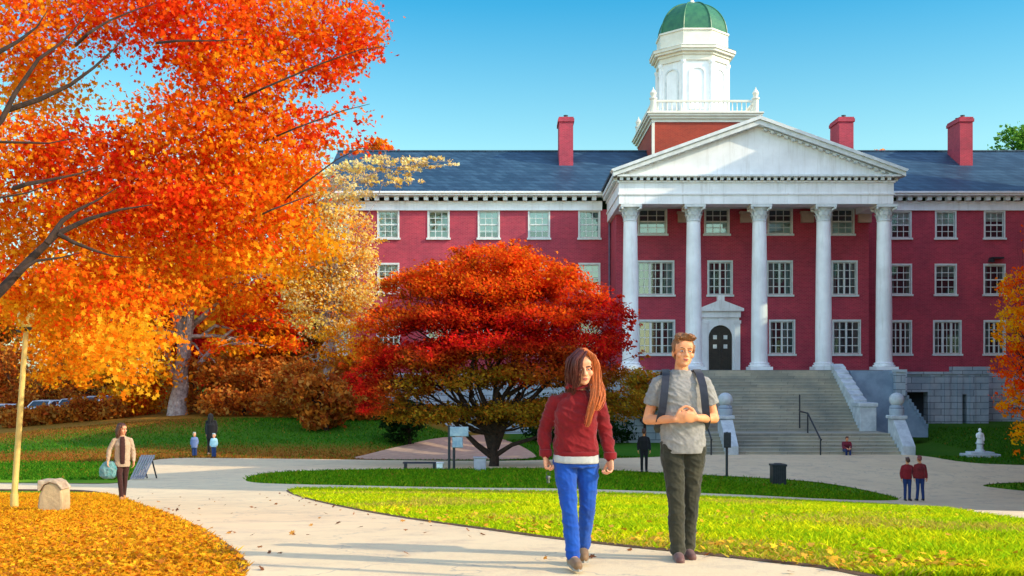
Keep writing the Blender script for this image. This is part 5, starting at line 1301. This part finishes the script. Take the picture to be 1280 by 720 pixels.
person('small child in grey-blue jacket and white hat left of the figure in black', p3_, pose(head_rot=(20,0,0), head_s=1.35, bw=.19), w_sk, (cloth('grey_blue_jacket', (.16,.22,.42)), 'long', .06, (0,0,.6), 'jacket'), (navy, .03, 'trousers'), black, (hair_mat('cream_hat', (.8,.78,.66)), short_hair), .02, 'children by the left lawn', 0, detail=False, k=k3)
p4 = put(805, 591); k4 = 54/(F/p4[1])/1.68
person('figure in black seen behind the left elbow of the man', p4, pose(head_rot=(170,0,0)), m_sk, (black, 'long', .01, (0,0,.85), 'jacket'), (black, .0, 'trousers'), black, (dk_hair, short_hair), .016, None, 0, detail=False, k=k4)

# ------------------------------------------------------------------ street furniture
yel = pm('yellow_post_paint', (.72,.50,.16), (.55,.36,.10), 3, .5)
def lamp_post(label, x, y, top, lean):
    z = Hf(x, y); t = thing('lamp_post', label, 'lamp post', (x, y, z))
    w = MB(); w.tube([(x,y,z-.1),(x,y,z+.25)], [.066,.062], 14); w.tube([(x,y,z+.25),(x+lean*.5,y,z+top*.5),(x+lean,y,z+top-.28)], [.050,.045,.04], 14); w.build('pole', yel, t, True)
    w = MB(); xx, zt = x+lean, z+top-.28
    w.lathe(xx, y, [(.05,zt),(.09,zt+.03),(.10,zt+.06)], 12); w.prism_y([(xx-.16,zt+.02),(xx-.10,zt-.03),(xx+.02,zt+.02)], y-.05, y+.05); l = w.build('bracket', M['iron'], t)
    w = MB(); w.lathe(xx, y, [(.07,zt+.062),(.12,zt+.16),(.13,zt+.26),(.10,zt+.34)], 14); w.build('lamp_glass', pm('amber_glass', (.85,.60,.16), None, 5, .25), t, True)
    w = MB(); w.lathe(xx, y, [(.15,zt+.342),(.11,zt+.40),(.03,zt+.45),(.015,zt+.50)], 14); w.build('cap', yel, t, True)
x_, y_ = ground_at(18, 637)
lamp_post('slim yellow lamp post standing in leaves on the left lawn', x_, y_, (637-392)*y_/F, (14.5)*y_/F)
lamp_post('unseen lamp post added past the right edge to throw a shadow', 4.75, 6.5, 6.2, 0.)  # unseen post, added for its shadow bar across the foreground
# sandstone marker
x_, y_ = ground_at(68, 641); z_ = Hf(x_, y_); s = y_/F
t = thing('stone_marker', 'squat tan sandstone marker with slanted top on the left lawn', 'stone', (x_, y_, z_))
sand = pm('tan_sandstone', (.56,.40,.22), (.42,.29,.16), 5, .9, .7, 14)
w = MB(); pts = [(-15,-2),(14,-2),(15.5,10),(15,28),(9,36),(0,39),(-8,36),(-14,24),(-16,10)]
w.prism_y([(x_+a*s, z_+b_*s) for a, b_ in pts], y_-.16, y_+.16); w.build('block', sand, t, bevel=.03)
w = MB(); w.prism_y([(x_+a*s, z_+b_*s) for a, b_ in [(-15.5,30),(-14.0,28),(-8.2,36.2),(0,39.3),(9,36.3),(14.4,29.5),(16,31),(9.5,39.5),(3,42.5),(-4,41.5),(-15,42)]], y_-.18, y_+.17); w.build('cap', pm('weathered_cap', (.60,.48,.34), (.3,.2,.14), 6, .9, .6, 12), t, bevel=.015)
# litter bin
x_, y_ = ground_at(972.5, 605); z_ = Hf(x_, y_); s = y_/F
t = thing('litter_bin', 'square dark litter bin on the shaded grass island', 'bin', (x_, y_, z_))
h_ = 25*s; hw = 9.3*s
w = MB(); w.prism_z([(x_-hw*.9,y_-hw*.9),(x_+hw*.9,y_-hw*.9),(x_+hw*.9,y_+hw*.9),(x_-hw*.9,y_+hw*.9)], z_, z_+h_*.9)
for k in range(7):
    xx = x_-hw*.8+hw*1.6*k/6; w.box(xx-.018, xx+.018, y_-hw*.9-.02, y_-hw*.9-.001, z_+.05, z_+h_*.86)
w.build('bin_body', M['iron'], t)
w = MB(); w.box(x_-hw, x_+hw, y_-hw, y_+hw, z_+h_*.902, z_+h_); w.lathe(x_, y_, [(hw*.6,z_+h_+.001),(hw*.55,z_+h_+.03)], 16); w.build('lid', M['iron'], t)
# posts with panels
def sign(px, pfoot, label, panels, pxs, ptop, cat='sign'):
    x, y = ground_at(px, pfoot); z = Hf(x, y); s = y/F
    t = thing('sign_post', label, cat, (x, y, z))
    for q in pxs:
        MB().tube([(x+q*s,y,z-.1),(x+q*s,y,z+(pfoot-ptop)*s)], .055, 10).build('post', M['iron'], t)
    for (xa, xb, ya, yb, m_) in panels:
        w = MB(); w.box(x+(xa-px)*s, x+(xb-px)*s, y-.10, y-.058, z+(pfoot-yb)*s, z+(pfoot-ya)*s); w.box(x+(xa-px)*s-.02, x+(xb-px)*s+.02, y-.057, y-.03, z+(pfoot-yb)*s-.02, z+(pfoot-ya)*s+.02); w.build('panel', M[m_], t, bevel=.01)
M['pale_blue'] = pm('pale_blue_panel', (.22,.34,.46), (.42,.52,.58), 4, .4)
sign(563, 587.5, 'dark two legged signboard with pale blue panels left of the red tree trunk', [(563,585,534,545,'pale_blue'),(566,578,547,559,'pale_blue')], (-1.5,4.5), 532)
sign(908.5, 597, 'slim dark post with a small dark panel in front of the stairs', [(905,913,541,559,'iron')], (0,), 540)
# bench and boxes by the trunk of the red tree
x_, y_ = ground_at(526, 586.5); z_ = Hf(x_, y_)+.02; s = y_/F
t = thing('low_bench', 'low dark bench beside the grass island left of the signboard', 'bench', (x_, y_, z_))
w = MB()
for k in range(3): w.box(x_-22*s, x_+20*s, y_-.2+.14*k, y_-.08+.14*k, z_+.22, z_+.27)
w.build('seat', pm('bench_wood', (.035,.04,.06), None, 4, .7), t)
for q in (-19, 17):
    MB().box(x_+q*s-.05, x_+q*s+.05, y_-.2, y_+.2, z_-.05, z_+.219).build('leg', M['iron'], t)
def utility(px, pf, wpx, hpx, label, m_):
    x, y = ground_at(px, pf); z = Hf(x, y); s = y/F; t = thing('utility_box', label, 'utility box', (x, y, z))
    w = MB(); w.box(x-wpx*s/2, x+wpx*s/2, y-.2, y+.2, z-.05, z+hpx*s*.93); w.build('cabinet', M[m_], t, bevel=.02)
    w = MB(); w.box(x-wpx*s/2-.03, x+wpx*s/2+.03, y-.24, y+.24, z+hpx*s*.932, z+hpx*s); w.build('lid', M[m_], t, bevel=.01)
    w = MB(); w.box(x-wpx*s*.38, x+wpx*s*.38, y-.215, y-.201, z+.06, z+hpx*s*.85); w.build('door', M[m_], t)
M['lilac'] = pm('lilac_grey_metal', (.42,.40,.46), (.34,.32,.38), 3, .5)
utility(550, 587, 8, 9, 'small white box between the low bench and the signboard', 'white')
utility(600, 588, 15, 17, 'lilac grey utility box at the foot of the red tree trunk', 'lilac')
# slatted lounge frame on the grey pavement, behind the walking woman
x_, y_ = ground_at(172, 601); z_ = Hf(x_, y_)+.03; s = y_/F
t = thing('slatted_seat', 'grey slatted reclining seat on the pavement behind the walking woman', 'seat', (x_, y_, z_))
wood = pm('grey_weathered_wood', (.26,.25,.28), (.17,.16,.19), 4, .8)
w = MB()
for k in range(6):
    a = -7+k*3.; w.add([(x_+a*s,y_-.2,z_+.05),(x_+(a+2.2)*s,y_-.2,z_+.05),(x_+(a+9.2)*s,y_+.35,z_+30*s),(x_+(a+7)*s,y_+.35,z_+30*s),(x_+a*s,y_-.16,z_+.05),(x_+(a+2.2)*s,y_-.16,z_+.05),(x_+(a+9.2)*s,y_+.39,z_+30*s),(x_+(a+7)*s,y_+.39,z_+30*s)],[(0,1,2,3),(7,6,5,4),(0,4,5,1),(1,5,6,2),(2,6,7,3),(3,7,4,0)])
w.build('slats', wood, t)
for f_ in (.12, .85):
    xo = 7*s*f_; MB().box(x_-8*s+xo, x_+11*s+xo, y_-.15+.55*f_, y_-.10+.55*f_, z_+30*s*f_, z_+30*s*f_+.05).build('crossbar', wood, t)
MB().tube([(x_+14*s,y_+.3,z_+25*s),(x_+16*s,y_+.62,z_)], .025, 8).build('leg', M['iron'], t); MB().tube([(x_+2*s,y_+.3,z_+25*s),(x_+4*s,y_+.62,z_)], .025, 8).build('leg', M['iron'], t)
# statue on the right lawn
x_, y_ = ground_at(1225, 571); z_ = Hf(x_, y_); s = y_/F
t = thing('garden_statue', 'small white stone statue on a slab on the right lawn', 'statue', (x_, y_, z_))
w = MB(); w.box(x_-.85, x_+.85, y_-.5, y_+.5, z_-.2, z_+.16); w.box(x_-.6, x_+.6, y_-.36, y_+.36, z_+.161, z_+.26); w.build('slab', M['pale_stone'], t, bevel=.02)
w = MB(); w.lathe(x_, y_, [(.24,z_+.261),(.24,z_+.34),(.17,z_+.38),(.16,z_+.62),(.22,z_+.68),(.22,z_+.72)], 14); w.build('pedestal', M['pale_stone'], t, True)
w = MB(); zz = z_+.70
w.loft([(x_,y_,zz,.17,.15),(x_+.01,y_,zz+.18,.15,.13),(x_,y_,zz+.34,.12,.10),(x_-.01,y_,zz+.46,.16,.11),(x_,y_,zz+.53,.09,.07),(x_,y_,zz+.56,.05,.05)])
w.ell((x_-.01,y_-.01,zz+.66), (.075,.085,.10)); w.capsule([(x_-.15,y_,zz+.46),(x_-.20,y_-.08,zz+.30),(x_-.06,y_-.14,zz+.26)], [.05,.042,.034]); w.capsule([(x_+.14,y_,zz+.46),(x_+.19,y_-.02,zz+.28),(x_+.17,y_-.06,zz+.12)], [.05,.042,.034])
o = fuse(w, 'figure', M['white'], t, .02, 2, .012, (14,14,5)); o.location = tuple(-q for q in t.location)
# parked white cars in a far row
carp = pm('white_car_paint', (.75,.77,.80), (.68,.70,.74), 1.5, .25); tyre = pm('tyre_rubber', (.02,.02,.022), None, 9, .8); cgl = pm('car_glass', (.03,.04,.05), None, 3, .08, spec=.8); alu = pm('wheel_rim', (.5,.5,.52), None, 5, .35, metal=.8)
redl = pm('red_lens', (.4,.02,.015), None, 3, .3)
def make_car(label, loc, rz):
    t = thing('parked_car', label, 'car', loc, 'white cars parked in a row behind the left lawn', rz=rz)
    w = MB(); L = 4.4; prof = [(-2.2,.45),(-2.18,.75),(-1.95,.88),(-1.1,.95),(-.45,1.40),(.9,1.44),(1.65,1.0),(2.1,.95),(2.2,.7),(2.18,.38),(1.7,.28),(-1.8,.28)]
    n = len(prof); vs = []
    for yy, ins in ((-.86,0),(.86,0)):
        for x, z in prof: vs.append((x, yy*(1-.18*max(0,(z-.95)/.5)), z))
    w.add(vs, [tuple(range(n)), tuple(range(2*n-1,n-1,-1))]+[(i,i+n,(i+1)%n+n,(i+1)%n) for i in range(n)])
    w.build('body', carp, t, bevel=.06)
    for sy in (-1, 1):
        w = MB(); Y0 = .805
        w.add([(-.95,sy*.85,1.0),(-.42,sy*.735,1.34),(.2,sy*.735,1.37),(.2,sy*.85,1.0)], [(0,1,2,3)]); w.add([(.28,sy*.85,1.0),(.28,sy*.735,1.37),(.85,sy*.735,1.37),(1.35,sy*.85,1.0)], [(0,1,2,3)])
        w.build('side_window', cgl, t)
        for x in (-1.35, 1.38):
            w = MB(); pts = [(x+.33*math.cos(a), .33+.33*math.sin(a)) for a in [i*math.pi/9 for i in range(18)]]; w.prism_y(pts, sy*.70, sy*.89); wh = w.build('wheel', tyre, t)
            w = MB(); pts = [(x+.2*math.cos(a), .33+.2*math.sin(a)) for a in [i*math.pi/7 for i in range(14)]]; w.prism_y(pts, sy*.891, sy*.905); w.build('rim', alu, wh)
        w = MB(); w.box(-2.22, -2.1, sy*.62-.16, sy*.62+.16, .66, .8); w.build('headlight', M['pane_white'], t); w = MB(); w.box(2.12, 2.215, sy*.62-.16, sy*.62+.16, .72, .86); w.build('tail_light', redl, t)
    w = MB(); w.add([(-1.08,-.7,.985),(-1.08,.7,.985),(-.5,.62,1.375),(-.5,-.62,1.375)], [(0,1,2,3)]); w.build('windscreen', cgl, t); w = MB(); w.add([(1.62,-.7,1.04),(1.62,.7,1.04),(.95,.62,1.43),(.95,-.62,1.43)], [(0,1,2,3)]); w.build('rear_window', cgl, t)
    return t
car0 = None
for i, (px, rz, lab) in enumerate([(2,80,'white car at the left end of the far row, cut by the lamp post'),(56,84,'white car parked just right of the lamp post in the far row'),(92,88,'third white car from the left in the far row'),(118,86,'white car parked behind the walking woman in the far row'),(146,80,'white car at the right end of the far row')]):
    Y_ = 82.+(i % 2)*1.2; X_ = Xp(px, Y_); L_ = (X_, Y_, Hf(X_, Y_))
    if car0 is None: car0 = make_car(lab, L_, R(rz))
    else:
        c = copy_tree(car0); c.location = L_; c.rotation_euler = (0,0,R(rz)); c['label'] = lab

# ------------------------------------------------------------------ light, sky, camera
Sv = Vector((math.cos(SUN_AZ)*math.cos(SUN_EL), -math.sin(SUN_AZ)*math.cos(SUN_EL), math.sin(SUN_EL)))
sl = bpy.data.lights.new('sun', 'SUN'); sl.energy = 5.; sl.angle = R(.5); sl.color = (1., .86, .60)
so = bpy.data.objects.new('sun', sl); col.objects.link(so); so.rotation_euler = Sv.to_track_quat('Z', 'Y').to_euler(); so.location = (30,-10,40)
wd = bpy.data.worlds.new('World'); scene.world = wd; wd.use_nodes = True; nt = wd.node_tree
sky = nt.nodes.new('ShaderNodeTexSky'); sky.sky_type = 'NISHITA'; sky.sun_disc = False; sky.sun_elevation = SUN_EL; sky.sun_rotation = math.pi/2+SUN_AZ
sky.air_density = 1.2; sky.dust_density = .4; sky.ozone_density = 2.2
bg = nt.nodes['Background']; bg.inputs['Strength'].default_value = .14
tc = nt.nodes.new('ShaderNodeTexCoord'); sp = nt.nodes.new('ShaderNodeSeparateXYZ'); nt.links.new(tc.outputs['Generated'], sp.inputs[0])
cr = nt.nodes.new('ShaderNodeValToRGB'); e = cr.color_ramp.elements     # sky tint: pale cyan low, azure above, overhead brightened as added fill
e[0].position = 0.; e[0].color = (.95, 1.3, 1.3, 1); e[1].position = .315; e[1].color = (.24, 1.22, 1.45, 1)
for p_, c_ in ((.19, (1.15, 1.68, 1.5, 1)), (.46, (1.9, 2.0, 1.85, 1)), (1., (2.2, 2.5, 2.6, 1))): cr.color_ramp.elements.new(p_).color = c_
nt.links.new(sp.outputs[2], cr.inputs[0])
mu = nt.nodes.new('ShaderNodeMix'); mu.data_type = 'RGBA'; mu.blend_type = 'MULTIPLY'; mu.inputs[0].default_value = 1.
nt.links.new(sky.outputs[0], mu.inputs[6]); nt.links.new(cr.outputs[0], mu.inputs[7]); mr = nt.nodes.new('ShaderNodeMapRange'); mr.interpolation_type = 'SMOOTHSTEP'      # added fill light: sky brightened on the side behind the viewer
mr.inputs[1].default_value = .25; mr.inputs[2].default_value = -.7; mr.inputs[3].default_value = 0.; mr.inputs[4].default_value = 1.
nt.links.new(sp.outputs[1], mr.inputs[0])
vm = nt.nodes.new('ShaderNodeVectorMath'); vm.operation = 'MULTIPLY'; nt.links.new(mu.outputs[2], vm.inputs[0]); nt.links.new(mixcol(nt, (1., 1., 1.), (3.4, 2.4, 2.1), mr.outputs[0]), vm.inputs[1])
nt.links.new(vm.outputs[0], bg.inputs[0])
cam = bpy.data.cameras.new('camera'); cam.sensor_width = 36.; cam.lens = 36.*F/1280; cam.shift_y = (HZ-360)/1280; cam.clip_start = .1; cam.clip_end = 3000
co = bpy.data.objects.new('camera', cam); col.objects.link(co); co.location = (0,0,CAMZ); co.rotation_euler = (R(90),0,0)
scene.camera = co
scene.render.engine = 'CYCLES'
scene.cycles.max_bounces = 8; scene.cycles.transparent_max_bounces = 12
scene.view_settings.view_transform = 'Standard'; scene.view_settings.look = 'None'; scene.view_settings.exposure = 0
